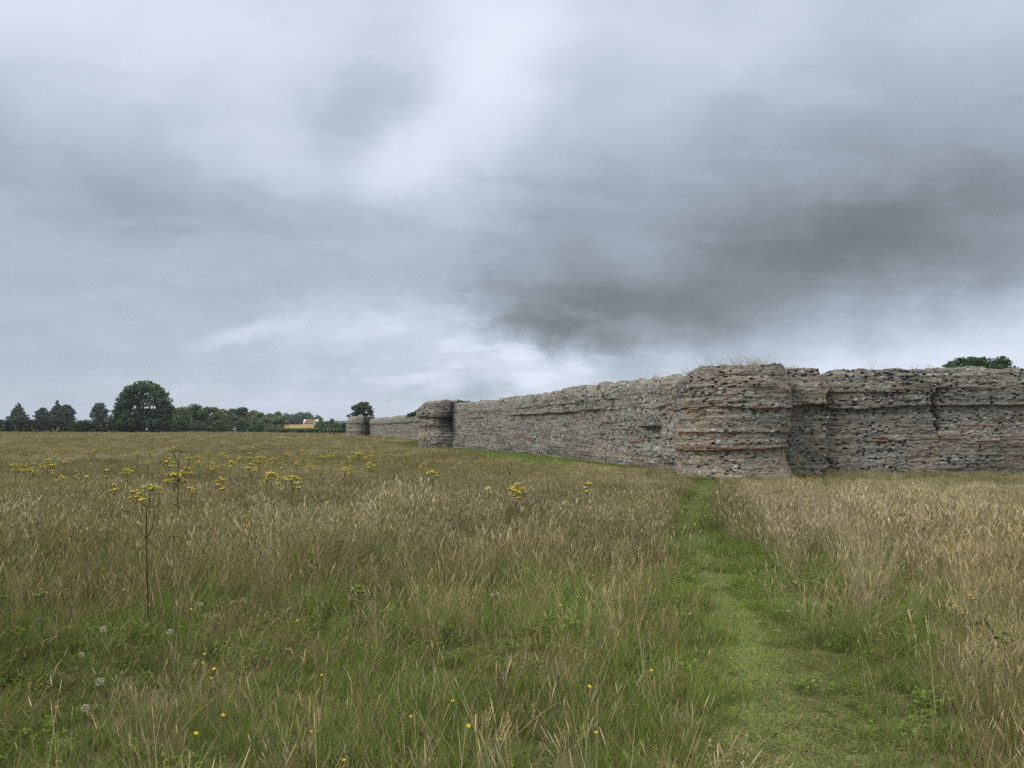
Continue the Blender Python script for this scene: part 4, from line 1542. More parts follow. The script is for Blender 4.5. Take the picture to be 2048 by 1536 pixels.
PATH = [gr(*p) for p in [(1415, 962), (1412, 985), (1392, 1010), (1385, 1045), (1390, 1085), (1405, 1130), (1440, 1200), (1478, 1280), (1520, 1370), (1560, 1450), (1600, 1560), (1660, 1800)]]
PATH = np.array([[p.x, p.y] for p in PATH])


def path_dist(x, y):
    best = np.full(x.shape, 1e9)
    for a, b in zip(PATH[:-1], PATH[1:]):
        d = b - a
        t = np.clip(((x - a[0]) * d[0] + (y - a[1]) * d[1]) / (d @ d), 0, 1)
        best = np.minimum(best, np.hypot(x - a[0] - t * d[0], y - a[1] - t * d[1]))
    return best


WLX = np.array([-36.0, -33.6, -27.5, -20.0, -12.9, -8.8, -4.06, 0.0, 3.4, 5.5, 6.9])
WLY = np.array([176.0, 168.0, 154.0, 127.0, 102.0, 78.0, 66.5, 54.1, 41.7, 33.7, 27.8])


def wall_gap(x, y):
    """metres west of the left curtain's foot"""
    xw = np.interp(-y, -WLY, WLX)
    return (xw - x) * 0.96


def inside_masonry(x, y):
    w = wall_gap(x, y)
    m = (y > 27.0) & (y < 178) & (w < 0.12)
    m |= (np.hypot(x - 7.40, y - 26.35) < 1.85)
    m |= (np.hypot(x + 6.65, y - 73.0) < 2.35)
    m |= (np.hypot(x + 31.6, y - 160.5) < 2.65)
    m |= (x > 7.0) & (y > 26.2) & (x < 28)
    return m


def scatter(r0, r1, dens, half_deg, seed):
    g = np.random.default_rng(seed)
    a = R(half_deg)
    n = int(a * (r1 * r1 - r0 * r0) * dens)
    r = np.sqrt(g.random(n) * (r1 * r1 - r0 * r0) + r0 * r0)
    t = (g.random(n) * 2 - 1) * a
    return r * np.sin(t), r * np.cos(t), g


def meadow(lod, r0, r1, dens, half_deg, seed, carpet=False):
    x, y, g = scatter(r0, r1, dens, half_deg, seed)
    ok = ~inside_masonry(x, y)
    if carpet:
        ok &= path_dist(x, y) < 0.62 + 0.15 * (x > 1.5)
    x, y = x[ok], y[ok]
    n = len(x)
    r = np.hypot(x, y)
    pd = path_dist(x, y) + 0.10 * fbm(x * 1.7, y * 1.7, 71, 2)
    side = x - np.interp(-y, -PATH[:, 1], PATH[:, 0])                    # + on the wall side
    wide = np.where(side > 0, 0.44 + 0.42 * sstep(11, 6, y), 0.38 + 0.10 * sstep(8, 4, y))
    wg = wall_gap(x, y) + 0.5 * fbm(x * 0.3, y * 0.3, 73, 2)
    big = fbm(x * 0.16, y * 0.16, 75, 4)
    mid = fbm(x * 0.55, y * 0.55, 77, 4)
    fine = fbm(x * 1.8, y * 1.8, 79, 3)
    # how green the sward is: lush at the photographer's feet and by the path
    green = 0.20 + 0.80 * sstep(17.0, 2.5, y + 1.5 * mid) + 0.38 * mid + 0.25 * fine + 0.20 * sstep(0.0, 3.5, x) * sstep(13, 5, y)
    green += 0.85 * sstep(1.3, 0.5, pd / wide)
    green -= 0.35 * sstep(1.2, 4.5, x) * sstep(7, 12, y) * sstep(0.7, 1.6, pd)
    green += 0.75 * sstep(6.5, 9.0, x) * sstep(17, 19.5, y) * sstep(25.5, 22, y) * (mid > -.3)
    green -= 0.65 * sstep(0.47, 0.60, x / np.maximum(y, 1) + 0.06 * mid) * sstep(12, 9, y)
    strip = sstep(0.0, 0.3, wg) * sstep(5.4, 3.6, wg) * sstep(29.5, 34, y)
    strip = np.maximum(strip, sstep(2.2, 1.2, wg) * sstep(27.0, 29, y))
    strawy = 0.20 + 0.64 * sstep(1.5, 3.2, x - 0.02 * y) * sstep(5.5, 9, y) * sstep(0.5, 1.2, pd) + 0.45 * big + 0.30 * fine
    strawy = strawy - 0.45 * sstep(6.0, 9.0, x + 0.2 * y) * sstep(6, 9, y) * (0.6 + 0.4 * mid)
    strawy = strawy - 0.35 * sstep(-1, -6, x) * sstep(40, 20, y)
    kd = np.full(n, 'bent', dtype=object)
    u = g.random(n)
    kd[u < np.clip(strawy * 0.8, 0.04, 0.95)] = 'straw'
    u = g.random(n)
    kd[u < np.clip(green * 0.95, 0.03, 0.93)] = 'green'
    if lod <= 1:
        u = g.random(n)
        lf = np.clip(0.10 + 0.5 * fbm(x * 0.9, y * 0.9, 83, 3), 0.0, 0.55) * sstep(0.15, 0.7, green)
        kd[u < lf] = 'leafy'
        u = g.random(n)
        kd[(u < (0.085 if lod == 0 else 0.03)) & (pd > 0.5)] = 'wild'
        u = g.random(n)
        kd[(u < 0.012 + 0.05 * sstep(0.4, 0.8, fbm(x * 0.5, y * 0.5, 97, 2))) & (pd > 0.4)] = 'dock'
        kd[pd < 0.15 + 0.12 * (g.random(n) - .5) + 0.10 * fine] = 'turf'
    if lod in (1, 2):
        kd[strip > 0.45] = 'turf'
    if carpet:
        kd[:] = 'turf'
    short = 0.34 + 0.66 * sstep(0.10, 1.0, pd / wide + 0.45 * fine)
    clump = sstep(0.25, 0.75, fbm(x * 1.15, y * 1.15, 93, 2))
    hgt = 0.94 + 0.25 * mid + 0.16 * fine + 0.34 * clump
    hgt = hgt * np.where(y < 8, 0.72 + 0.28 * sstep(3.0, 8.0, y), 1.0)
    hgt = hgt * (1 - 0.42 * sstep(10, 28, r)) * (1 - 0.25 * sstep(2.5, 5, x) * sstep(12, 22, y))
    s = np.clip(hgt * (0.8 + 0.4 * g.random(n)), 0.32, 1.7) * short
    s = np.where((kd == 'leafy') | (kd == 'turf'), np.clip(s, 0.7, 1.2), s)
    if lod == 3:
        s = np.clip(s, 0.6, 1.0)
    s = np.where(strip > 0.45, 0.9, s)
    if lod == 2:
        s = np.where(strip > 0.45, 1.0, s)
    # tint: reddish brown, olive and grey drifts across the meadow
    t1 = fbm(x * 0.10 + 3, y * 0.055, 85, 4)
    t2 = fbm(x * 0.33, y * 0.20, 87, 3)
    lum = np.clip(1.0 + 0.20 * t2 + 0.10 * fine + 0.10 * g.normal(size=n), 0.5, 1.6)
    lum = lum * (1 - 0.18 * sstep(0.15, 0.7, fbm(x * 0.22, y * 0.5, 89, 3)) * sstep(3, -2, x))
    lum = np.where(kd == 'turf', lum * (1.34 - 0.22 * sstep(0.1, 0.5, pd)), lum)
    lum = 1.05 * lum * (0.86 + 0.14 * sstep(4, 10, y)) * (1 - 0.10 * sstep(2, 5, x) * sstep(8, 12, y))
    tf = (kd == 'turf')[:, None] * (strip < 0.3)[:, None]
    tint = np.stack([lum * (1 + 0.06 * t1), lum * (1 + 0.04 * t1), lum * (1 - 0.06 * t1)], -1)
    tint = tint * np.where(tf, np.array((1.0, 0.96, 1.12)), 1.0)
    tint = tint * np.array((1.0, 1.0, 1.0)) * (1 - 0.22 * sstep(0.1, 0.8, fbm(x * 0.8, y * 0.8, 91, 3)))[:, None]
    var = {k: v for k, v in tuft_index[lod].items()}
    nv = max(k[1] for k in var) + 1
    pick = g.integers(0, nv, n)
    kk = np.array([var.get((a, int(b)), var[('bent', int(b))]) for a, b in zip(kd, pick)], dtype=np.int32)
    rot = np.stack([g.normal(size=n) * 0.10, g.normal(size=n) * 0.10, g.random(n) * 6.283], -1)
    lodged = sstep(0.35, 0.75, fbm(x * 0.7, y * 0.7, 95, 3))
    la = 6.283 * fbm(x * 0.25, y * 0.25, 96, 2)
    rot[:, 0] += 0.75 * lodged * np.cos(la)
    rot[:, 1] += 0.75 * lodged * np.sin(la)
    rot[kd == 'turf', :2] *= 0.2
    z = ground_height(x, y) - 0.01 * (kd != 'turf')
    me = bpy.data.meshes.new("meadow_grass")
    me.vertices.add(n)
    me.vertices.foreach_set('co', np.stack([x, y, z], -1).astype(np.float32).ravel())
    for nm, ty, key, arr in (('size', 'FLOAT', 'value', s.astype(np.float32)), ('kind_index', 'INT', 'value', kk), ('turn', 'FLOAT_VECTOR', 'vector', rot.astype(np.float32).ravel()),
                             ('tint', 'FLOAT_COLOR', 'color', np.concatenate([tint, np.ones((n, 1))], 1).astype(np.float32).ravel())):
        a = me.attributes.new(nm, ty, 'POINT')
        a.data.foreach_set(key, arr)
    me.update()
    o = bpy.data.objects.new("meadow_grass", me)
    COL.objects.link(o)
    tag(o, None, None, None, "stuff")
    o["label"] = ("lush green and brown grass close to the viewer", "seeding brown meadow grass and the trodden turf", "brown olive meadow towards the wall", "far brown meadow up to the hedge")[lod]
    ng = bpy.data.node_groups.new("scatter_%d" % lod, 'GeometryNodeTree')
    ng.interface.new_socket("Geometry", in_out='INPUT', socket_type='NodeSocketGeometry')
    ng.interface.new_socket("Geometry", in_out='OUTPUT', socket_type='NodeSocketGeometry')
    gi, go = ng.nodes.new('NodeGroupInput'), ng.nodes.new('NodeGroupOutput')
    ci = ng.nodes.new('GeometryNodeCollectionInfo')
    ci.inputs['Collection'].default_value = tuft_col[lod]
    ci.inputs['Separate Children'].default_value = True
    ci.inputs['Reset Children'].default_value = True
    ip = ng.nodes.new('GeometryNodeInstanceOnPoints')
    ip.inputs['Pick Instance'].default_value = True

    def attr(nm, ty):
        q = ng.nodes.new('GeometryNodeInputNamedAttribute')
        q.data_type = ty
        q.inputs['Name'].default_value = nm
        return q.outputs['Attribute']
    ng.links.new(gi.outputs[0], ip.inputs['Points'])
    ng.links.new(ci.outputs[0], ip.inputs['Instance'])
    ng.links.new(attr('kind_index', 'INT'), ip.inputs['Instance Index'])
    ng.links.new(attr('turn', 'FLOAT_VECTOR'), ip.inputs['Rotation'])
    ng.links.new(attr('size', 'FLOAT'), ip.inputs['Scale'])
    ng.links.new(ip.outputs[0], go.inputs[0])
    md = o.modifiers.new("scatter", 'NODES')
    md.node_group = ng
    return o


meadow(0, 2.0, 9.5, 130, 47, 901)
meadow(0, 2.0, 12.0, 150, 47, 905, True)
meadow(1, 12.0, 30.0, 60, 30, 906, True)
meadow(1, 9.0, 30.0, 42, 43, 902)
meadow(2, 29.0, 95.0, 9.0, 40, 903)
meadow(3, 92.0, 285.0, 1.2, 38, 904)


# ------------------------------------------------------------------ flowers and single plants of the meadow
YEL, YEL2, CALYX = (0.66, 0.54, 0.085), (0.54, 0.43, 0.07), (0.14, 0.18, 0.05)


def frond(mb, p, az_, L, c, g, n=5, droop=0.3):
    """a small pinnate leaf"""
    dx, dy = math.cos(az_), math.sin(az_)
    for i in range(1, n + 1):
        t = i / n
        q = Vector(p) + Vector((dx * L * t, dy * L * t, L * (0.45 * t - droop * t * t)))
        w = L * 0.30 * (1 - 0.55 * t)
        for s in (-1, 1):
            e = q + Vector((-dy * s * w + dx * w * .5, dx * s * w + dy * w * .5, g.uniform(-.2, .2) * w))
            k = Vector((dx, dy, 0)) * L * 0.07
            cc = jit(c, g, .2)
            mb.add([q - k, e, q + k], [(0, 1, 2)], cc)


def corymb(r, n, g, col=(YEL, YEL2), rimc=CALYX, ds=1.0):
    """flat topped cluster of small daisies"""
    mb = MB()
    for i in range(n):
        a, q = g.uniform(0, 6.283), r * math.sqrt(g.random())
        d = g.uniform(0.010, 0.0145) * ds
        c = Vector((math.cos(a) * q, math.sin(a) * q, 0.35 * r * (1 - (q / max(r, 1e-4)) ** 2) + g.uniform(-.22, .22) * r))
        tl = Vector((math.cos(a) * .35 * q / max(r, 1e-4), math.sin(a) * .35 * q / max(r, 1e-4), 1)).normalized()
        t1 = tl.orthogonal().normalized()
        t2 = tl.cross(t1)
        ring = [c + (t1 * math.cos(k * 1.0472) + t2 * math.sin(k * 1.0472)) * d - tl * d * .15 for k in range(6)]
        y = jit(col[g.random() < .35], g, .18)
        mb.add(ring + [c + tl * d * .35], [(k, (k + 1) % 6, 6) for k in range(6)], y)
        mb.add([ring[0], ring[2], ring[4], c - tl * d * 1.1], [(1, 0, 3), (2, 1, 3), (0, 2, 3)], jit(rimc, g))
        mb.tube([c - tl * d, Vector((c.x * .25, c.y * .25, -r * 0.75))], [0.0009, 0.0012], 3, jit(rimc, g))
    return mb


def ragwort(label, px, py, wpx, H, seed, heads=5, leafy=1, group="ragwort in flower", small=False, colours=(YEL, YEL2)):
    g = random.Random(seed)
    p = gr(px, py, H)
    dist = p.y
    W = max(wpx / FPX * dist, 0.06) * 1.2
    root = thing("ragwort", label, "wildflower", (p.x, p.y, gz(p.x, p.y)), g.uniform(0, 6.283), group)
    n_st = max(1, int(round(W / 0.24)))
    mb = MB()
    hs = []
    for s in range(n_st):
        bx = 0.0 if n_st == 1 else g.uniform(-.4, .4) * W
        by = 0.0 if n_st == 1 else g.uniform(-.3, .3) * W
        h = H * (1 if s == 0 else g.uniform(.82, 1.0))
        top = Vector((bx * 1.15, by * 1.15, h * 0.72))
        c = jit((0.10, 0.115, 0.05), g)
        mb.tube([(bx * .8, by * .8, 0), (bx, by, h * .4), top], [0.0055, 0.0045, 0.0035], 5, c)
        k = max(2, heads // n_st)
        ww = W / n_st * 0.5 if n_st > 1 else W * 0.5
        for i in range(k):
            a = 6.283 * i / k + g.uniform(-.4, .4)
            r = ww * (0.0 if i == 0 else g.uniform(.45, .85))
            hh = h - (0 if i == 0 else g.uniform(0, .17) * H) - 0.012
            e = Vector((top.x + math.cos(a) * r, top.y + math.sin(a) * r, hh))
            st = Vector((bx, by, 0)).lerp(top, g.uniform(.72, 1.0))
            st.z = top.z * g.uniform(.8, 1.0)
            mb.tube([st, st.lerp(e, .55) + Vector((0, 0, -.015)), e - Vector((0, 0, .03))], [0.0026, 0.0022, 0.0016], 4, c)
            hs.append((e, max(0.036, min(0.095, ww * g.uniform(.34, .54)))))
        for i in range(int(12 * leafy)):
            z = g.uniform(.12, .80) * h
            frond(mb, (bx * z / h, by * z / h, z), g.uniform(0, 6.283), g.uniform(.05, .10), (0.075, 0.115, 0.04), g)
    mb.build("stem", M_PLANT, root)
    for e, r in hs:
        f = corymb(r, int(8 + 190 * r), g, colours).build("flower_head", M_PLANT, root)
        f.location = e
    return root


def ragwort_far(label, px, py, wpx, H, seed, group):
    g = random.Random(seed)
    p = gr(px, py, H)
    W = wpx / FPX * p.y
    mb = MB()
    mb.tube([(0, 0, 0), (0, 0, H * .75)], [.007, .005], 4, (0.10, 0.12, 0.05))
    for i in range(4):
        a, r = g.uniform(0, 6.283), W * .36 * (i > 0)
        e = Vector((math.cos(a) * r, math.sin(a) * r, H - .02 - .05 * (i > 0)))
        mb.tube([(0, 0, H * .7), e - Vector((0, 0, .03))], [.004, .003], 3, (0.10, 0.12, 0.05))
        c = corymb(max(.05, W * .32), 13, g)
        mb.add([Vector(v) * 1.0 + e for v in c.v], c.f, (0.55, 0.46, 0.09))
    for i in range(6):
        frond(mb, (0, 0, g.uniform(.2, .7) * H), g.uniform(0, 6.283), .09, (0.075, 0.115, 0.04), g)
    o = mb.build("ragwort", M_PLANT)
    o.location = (p.x, p.y, gz(p.x, p.y))
    tag(o, label, "wildflower", group)


RAG = [  # label, px, py, width, height, heads, leafiness
    ("broad headed ragwort at the meadow's edge, first of the row before the conifers", 32, 928, 25, .80, 6, 1.2),
    ("low ragwort tucked between the broad headed one and the tall leafy one", 60, 939, 22, .70, 4, .8),
    ("small ragwort head just above the low pair in the row below the conifers", 69, 926, 12, .74, 3, .7),
    ("tall ragwort with a dense dark leafy stem below its bright head", 96, 918, 22, .95, 7, 3.5),
    ("little ragwort leaning out from the tall leafy one's foot", 105, 941, 10, .66, 3, .6),
    ("short ragwort with two tufts, next after the tall leafy one", 123, 951, 16, .66, 3, .6),
    ("single small ragwort head with the conifers' tallest spire above it", 152, 941, 12, .70, 3, .6),
    ("flat thin ragwort head below the gap beside the lone conifer", 172, 951, 12, .66, 3, .5),
    ("ragwort with a slanting wide head below the big oak's near edge", 255, 938, 22, .76, 5, .8),
    ("faded ochre ragwort on a long bare stalk below the lone conifer", 214, 939, 14, .78, 3, .3),
    ("pale yellow ragwort with a leafy stalk, set lower than the slanting one", 228, 968, 17, .72, 5, 1.5),
    ("bright golden low ragwort, the closest to the small dead stalk's tip", 273, 981, 19, .66, 6, 1.0),
    ("loose rounded ragwort head right above the small dead stalk", 299, 970, 20, .74, 6, 1.0),
    ("little ragwort head between the rounded one and the forked dead plant", 318, 974, 13, .70, 3, .6),
    ("tiny low ragwort almost buried in grass under the golden ones", 285, 996, 9, .62, 2, .5),
    ("big ragwort clump glowing behind the forked dead plant's stem", 349, 947, 34, .84, 9, 2.0),
    ("upper ragwort spray caught between the arms of the forked dead plant", 338, 917, 20, .98, 6, 1.5),
    ("ragwort spray on the far side of the forked dead plant's stem", 371, 934, 22, .88, 5, 1.2),
    ("golden ragwort head beside the forked dead plant's lower stem", 383, 974, 14, .68, 4, .7),
    ("single ragwort head level with the forked dead plant's tip", 378, 910, 15, .80, 4, .8),
    ("bright ragwort on a straight bare stalk below the notice board", 425, 926, 18, .84, 6, .8),
    ("ragwort drooping sideways below the straight stalked bright one", 441, 955, 17, .70, 5, .7),
    ("tiny ragwort head right under the sideways drooping one", 446, 974, 9, .64, 2, .5),
    ("slender two tiered ragwort above the bright straight stalked one", 417, 902, 11, .84, 4, .7),
    ("ragwort with a wide thin spray up and beyond the straight stalked one", 446, 905, 17, .84, 5, .7),
    ("ragwort with a flat spray, partner of the small brownish one below", 461, 921, 18, .76, 4, .7),
    ("small brownish ragwort head beneath a flat sprayed one", 462, 931, 12, .70, 3, .5),
    ("thin tall ragwort with one small head and beads of lower flowers", 485, 897, 10, .92, 4, .9),
    ("ragwort on a long stalk with a narrow flat top below the thin tall one", 498, 907, 13, .84, 3, .8),
    ("wide ragwort at the top of the tall cluster, with two joined heads", 515, 889, 20, .92, 6, 1.0),
    ("strong twin headed ragwort in the middle of the tall cluster", 520, 914, 20, .92, 6, 1.4),
    ("leafy ragwort with heads down its side, in front of the twin headed one", 502, 927, 18, .88, 6, 1.8),
    ("sparse ragwort standing next after the tall cluster", 546, 916, 13, .78, 4, .7),
    ("flat topped ragwort on a plain stalk below the sparse one", 560, 926, 14, .76, 3, .5),
    ("rounded bright ragwort leading the low golden pair", 543, 945, 24, .76, 7, 1.2),
    ("tiny side ragwort at the foot of the rounded bright one", 533, 955, 9, .66, 3, .5),
    ("small ragwort filling the space inside the low golden pair", 558, 954, 11, .68, 3, .6),
    ("thin ragwort on a dark stalk pressed against the deep golden one", 571, 954, 9, .70, 2, .5),
    ("deep golden ragwort with a slanting crown, the brightest of the low pair", 587, 952, 21, .76, 8, 1.6),
    ("straggling ragwort hanging off the deep golden one's side", 598, 963, 10, .68, 3, .6),
    ("pale ragwort alone on a thin stalk, beyond the low golden pair", 607, 907, 10, .82, 3, .6),
    ("ragwort pair of small heads below the golden field's near end", 621, 907, 12, .80, 3, .7),
    ("low wide ragwort with a pale haze of buds below the barn", 639, 912, 22, .80, 5, .9),
    ("flat ragwort head below the three walkers", 663, 906, 15, .78, 4, .7),
    ("straight dark stalked ragwort with a thin wide crown below the walkers", 678, 891, 14, .90, 4, .6),
    ("largest ragwort clump of the meadow, massed bright heads below the far bastion", 706, 901, 27, .92, 12, 1.6),
    ("small ragwort head directly under the largest clump", 700, 921, 12, .78, 3, .7),
    ("ragged pale ragwort low down beneath the largest clump", 703, 937, 14, .70, 3, .7),
    ("second largest ragwort clump, next after the massed one", 746, 901, 22, .92, 8, 1.5),
    ("compact ragwort in front of the second largest clump", 739, 925, 18, .82, 6, .9),
    ("pale loose ragwort just behind the flat bright one before the dark bastion", 847, 927, 16, .80, 4, .7),
    ("flat bright ragwort before the dark sided bastion, apart from the rest", 866, 941, 21, .80, 7, .9),
    ("pale short ragwort by the dark dead umbel near the long wall", 978, 975, 13, .66, 3, .7),
    ("sharp bright ragwort with a broad umbrella top below the long wall", 1034, 967, 29, .76, 9, 1.0),
    ("small ragwort head under the broad umbrella topped one", 1033, 986, 11, .62, 3, .8),
    ("two tufted ragwort beside a pale upright grass stem below the long wall", 1175, 965, 16, .74, 4, .6),
    ("tiny ragwort on the strip of meadow below the long wall's dark corner", 961, 915, 8, .76, 2, .5),
]
for i, (lab, px, py, w, H, nh, lf) in enumerate(RAG):
    ragwort(lab, px, py, w, H, 300 + i, nh, lf)
FARRAG = [(129, 919, 9), (110, 897, 6), (186, 899, 5), (192, 896, 6), (336, 896, 10), (350, 894, 9), (395, 910, 9), (300, 900, 5), (275, 903, 5), (296, 921, 6), (102, 872, 5), (14, 866, 5), (142, 865, 5), (180, 864, 8),
          (292, 883, 5), (347, 891, 6), (443, 884, 7), (468, 887, 5), (436, 879, 4), (553, 874, 10), (533, 878, 7), (572, 904, 6), (593, 923, 7), (637, 883, 7), (548, 887, 5), (606, 898, 8), (588, 866, 6), (627, 865, 7),
          (645, 871, 5), (662, 877, 9), (523, 871, 5), (732, 912, 8), (735, 891, 9), (812, 906, 6), (866, 899, 5), (690, 933, 9), (620, 927, 6), (563, 874, 6), (571, 880, 6), (500, 869, 4), (470, 870, 4), (398, 921, 7), (480, 913, 8)]
for i, (px, py, w) in enumerate(FARRAG):
    ragwort_far("small faint ragwort head dotted far out in the brown meadow", px, py, w, .80, 500 + i, "faint ragwort dots far out")


def dead_stalk(label, pts, arms, r, seed, col=(0.055, 0.042, 0.032), group="dead flower stalks"):
    """a bare umbellifer skeleton; pts and arms are (px, height) on the plant's own upright plane"""
    g = random.Random(seed)
    px0, py0, h0 = pts[0]
    base = gr(px0, py0, 0.0)
    D = base.y
    root = thing("dead_stalk", label, "dead plant", tuple(base), 0, group)

    def P(px, py, dy=0.0):
        return at(px, py, D + dy) - base
    mb = MB()
    line = [Vector((0, 0, 0))] + [P(a, b) for a, b, _ in pts[1:]]
    mb.tube(line, [r * (1 - .45 * i / (len(line) - 1)) for i in range(len(line))], 6, col)
    mb.build("stem", M_PLANT, root)
    for arm in arms:
        mb = MB()
        q = [P(a, b, dd) for a, b, dd in arm]
        mb.tube(q, [r * .75 * (1 - .5 * i / max(1, len(q) - 1)) for i in range(len(q))], 5, col)
        e = q[-1]
        for k in range(9):                     # the empty umbel rays
            a = k * .7
            s = r * 9
            t = e + Vector((math.cos(a) * s, math.sin(a) * s, s * g.uniform(.2, .9)))
            mb.tube([e, t], [r * .22, r * .16], 3, col)
            mb.tube([t, t + Vector((0, 0, r * .8))], [r * .5, r * .3], 4, jit((0.10, .075, .05), g))
        mb.build("branch", M_PLANT, root)
    return root


dead_stalk("tall dark dead stalk forking into three bare arms, standing alone in the brown grass", [(298, 1262, 0), (295, 1170, 0), (292, 1080, 0), (293, 1040, 0), (293, 1018, 0)],
           [[(292, 1078, 0), (275, 1050, .05), (255, 1024, .1)], [(292, 1078, 0), (304, 1058, -.05), (309, 1038, -.08), (308, 1016, -.1)], [(293, 1020, 0), (293.5, 1014, 0)]], 0.0058, 1)
dead_stalk("dark branching dead plant with a ragged top standing in a ragwort clump", [(357, 1070, 0), (356, 1010, 0), (356, 960, 0), (357, 925, 0), (358, 908, 0)],
           [[(355, 975, 0), (338, 950, .1), (323, 926, .15)], [(357, 965, 0), (372, 940, -.1), (383, 912, -.15)], [(358, 930, 0), (350, 912, .1), (345, 906, .1)], [(358, 910, 0), (363, 905, 0)]], 0.0085, 2)
dead_stalk("thin leaning dead stalk with a pale ragwort just beyond it", [(222, 1076, 0), (222, 1040, 0), (225, 1015, 0), (228, 990, 0)], [[(222, 1030, 0), (219, 1022, .05), (217, 1014, .05)], [(228, 990, 0), (229, 985, 0)]], 0.005, 3, (0.085, 0.07, 0.045))
dead_stalk("dark dead umbel on a short stalk beside the umbrella topped ragwort", [(1019, 985, 0), (1020, 960, 0), (1019, 940, 0), (1018, 932, 0)], [[(1020, 950, 0), (1016, 940, .1), (1013, 934, .1)], [(1020, 948, 0), (1023, 938, .1), (1023, 930, 0)]], 0.009, 4, (0.10, 0.075, 0.055))
dead_stalk("slim dark dead stem with a hooked tip in the straw meadow before the cracked wall", [(1905, 1085, 0), (1907, 1050, 0), (1910, 1015, 0), (1911, 1000, 0)], [[(1911, 1000, 0), (1908, 996, 0), (1906, 997, 0)]], 0.006, 5)
dead_stalk("long dark dead stem arching over the grass at the meadow's near corner", [(2004, 1360, 0), (1998, 1300, 0), (1985, 1262, 0), (1970, 1240, 0), (1962, 1234, 0)], [[(1996, 1296, 0), (1990, 1290, .02), (1984, 1286, .02)], [(1970, 1240, 0), (1952, 1248, .02), (1949, 1252, .02)]], 0.0042, 6)
dead_stalk("upright brown dead stem in the grass before the corner bastion's path", [(1078, 1110, 0), (1078, 1080, 0), (1080, 1060, 0), (1082, 1040, 0)], [[(1082, 1040, 0), (1083, 1036, 0)]], 0.0045, 7, (0.07, 0.05, 0.035))


def small_flower(name, label, cat, px, py, h, d, cols, kind, seed, group):
    """a stalk with one bloom at its tip: daisy like flower, clover head or dandelion clock"""
    g = random.Random(seed)
    p = gr(px, py, h)
    root = thing(name, label, cat, (p.x, p.y, 0), 0, group)
    mb = MB()
    mb.tube([(g.uniform(-.03, .03), g.uniform(-.03, .03), 0), (0, 0, h * .6), (0, 0, h)], [.0013, .0012, .001], 4, (0.10, 0.12, 0.045))
    mb.build("stalk", M_PLANT, root)
    mb = MB()
    r = d / 2
    if kind == 'daisy':
        tl = Vector((g.uniform(-.4, .4), -.45 + g.uniform(-.3, .3), 1)).normalized()
        t1 = tl.orthogonal().normalized()
        t2 = tl.cross(t1)
        for ring, (rr_, n, zz, wd) in enumerate([(r, 14, 0, .22), (r * .68, 11, .0012, .22)]):
            for k in range(n):
                a = 6.283 * k / n + ring * .2
                u = t1 * math.cos(a) + t2 * math.sin(a)
                w = tl.cross(u)
                c = Vector((0, 0, h)) + tl * (zz + .001)
                up_ = tl * rr_ * g.uniform(.0, .25)
                mb.add([c, c + u * rr_ * .6 + w * rr_ * wd + up_ * .5, c + u * rr_ + up_, c + u * rr_ * .6 - w * rr_ * wd + up_ * .5], [(0, 1, 2, 3)], jit(cols[0], g, .12))
        for k in range(10):
            a, q = g.uniform(0, 6.283), r * .25 * g.random()
            c = Vector((0, 0, h)) + (t1 * math.cos(a) + t2 * math.sin(a)) * q + tl * .002
            mb.add([c + t1 * .0012, c + t2 * .0012, c - t1 * .0012, c - t2 * .0012, c + tl * .0018], [(0, 1, 4), (1, 2, 4), (2, 3, 4), (3, 0, 4)], jit(cols[1], g, .15))
        mb.build("flower", M_PLANT, root)
    elif kind == 'clock':
        for k in range(80):
            v = Vector((g.gauss(0, 1), g.gauss(0, 1), g.gauss(.25, 1))).normalized()
            t = v.orthogonal().normalized()
            c = Vector((0, 0, h))
            mb.add([c + v * r * .1 - t * .0003, c + v * r * .1 + t * .0003, c + v * r * .85], [(0, 1, 2)], (0.34, 0.30, 0.24))
            b = v.cross(t)
            q = c + v * r * .85
            for m in range(3):
                a = m * 1.047 + g.random()
                w = (t * math.cos(a) + b * math.sin(a)) * r * .26
                mb.add([q - w + v * r * .12, q + v * .0006, q + w + v * r * .12, q - v * .0004], [(0, 1, 2, 3)], jit(cols[0], g, .1))
        mb.build("seed_head", M_PLANT, root)
    else:
        for k in range(60):
            v = Vector((g.gauss(0, 1), g.gauss(0, 1), g.gauss(.4, 1))).normalized()
            t = v.orthogonal().normalized()
            c = Vector((0, 0, h)) + v * r * .35
            mb.add([c - t * r * .13, c + v * r * .65, c + t * r * .13], [(0, 1, 2)], jit(cols[g.random() < .3], g, .2))
        mb.build("flower", M_PLANT, root)
    return root


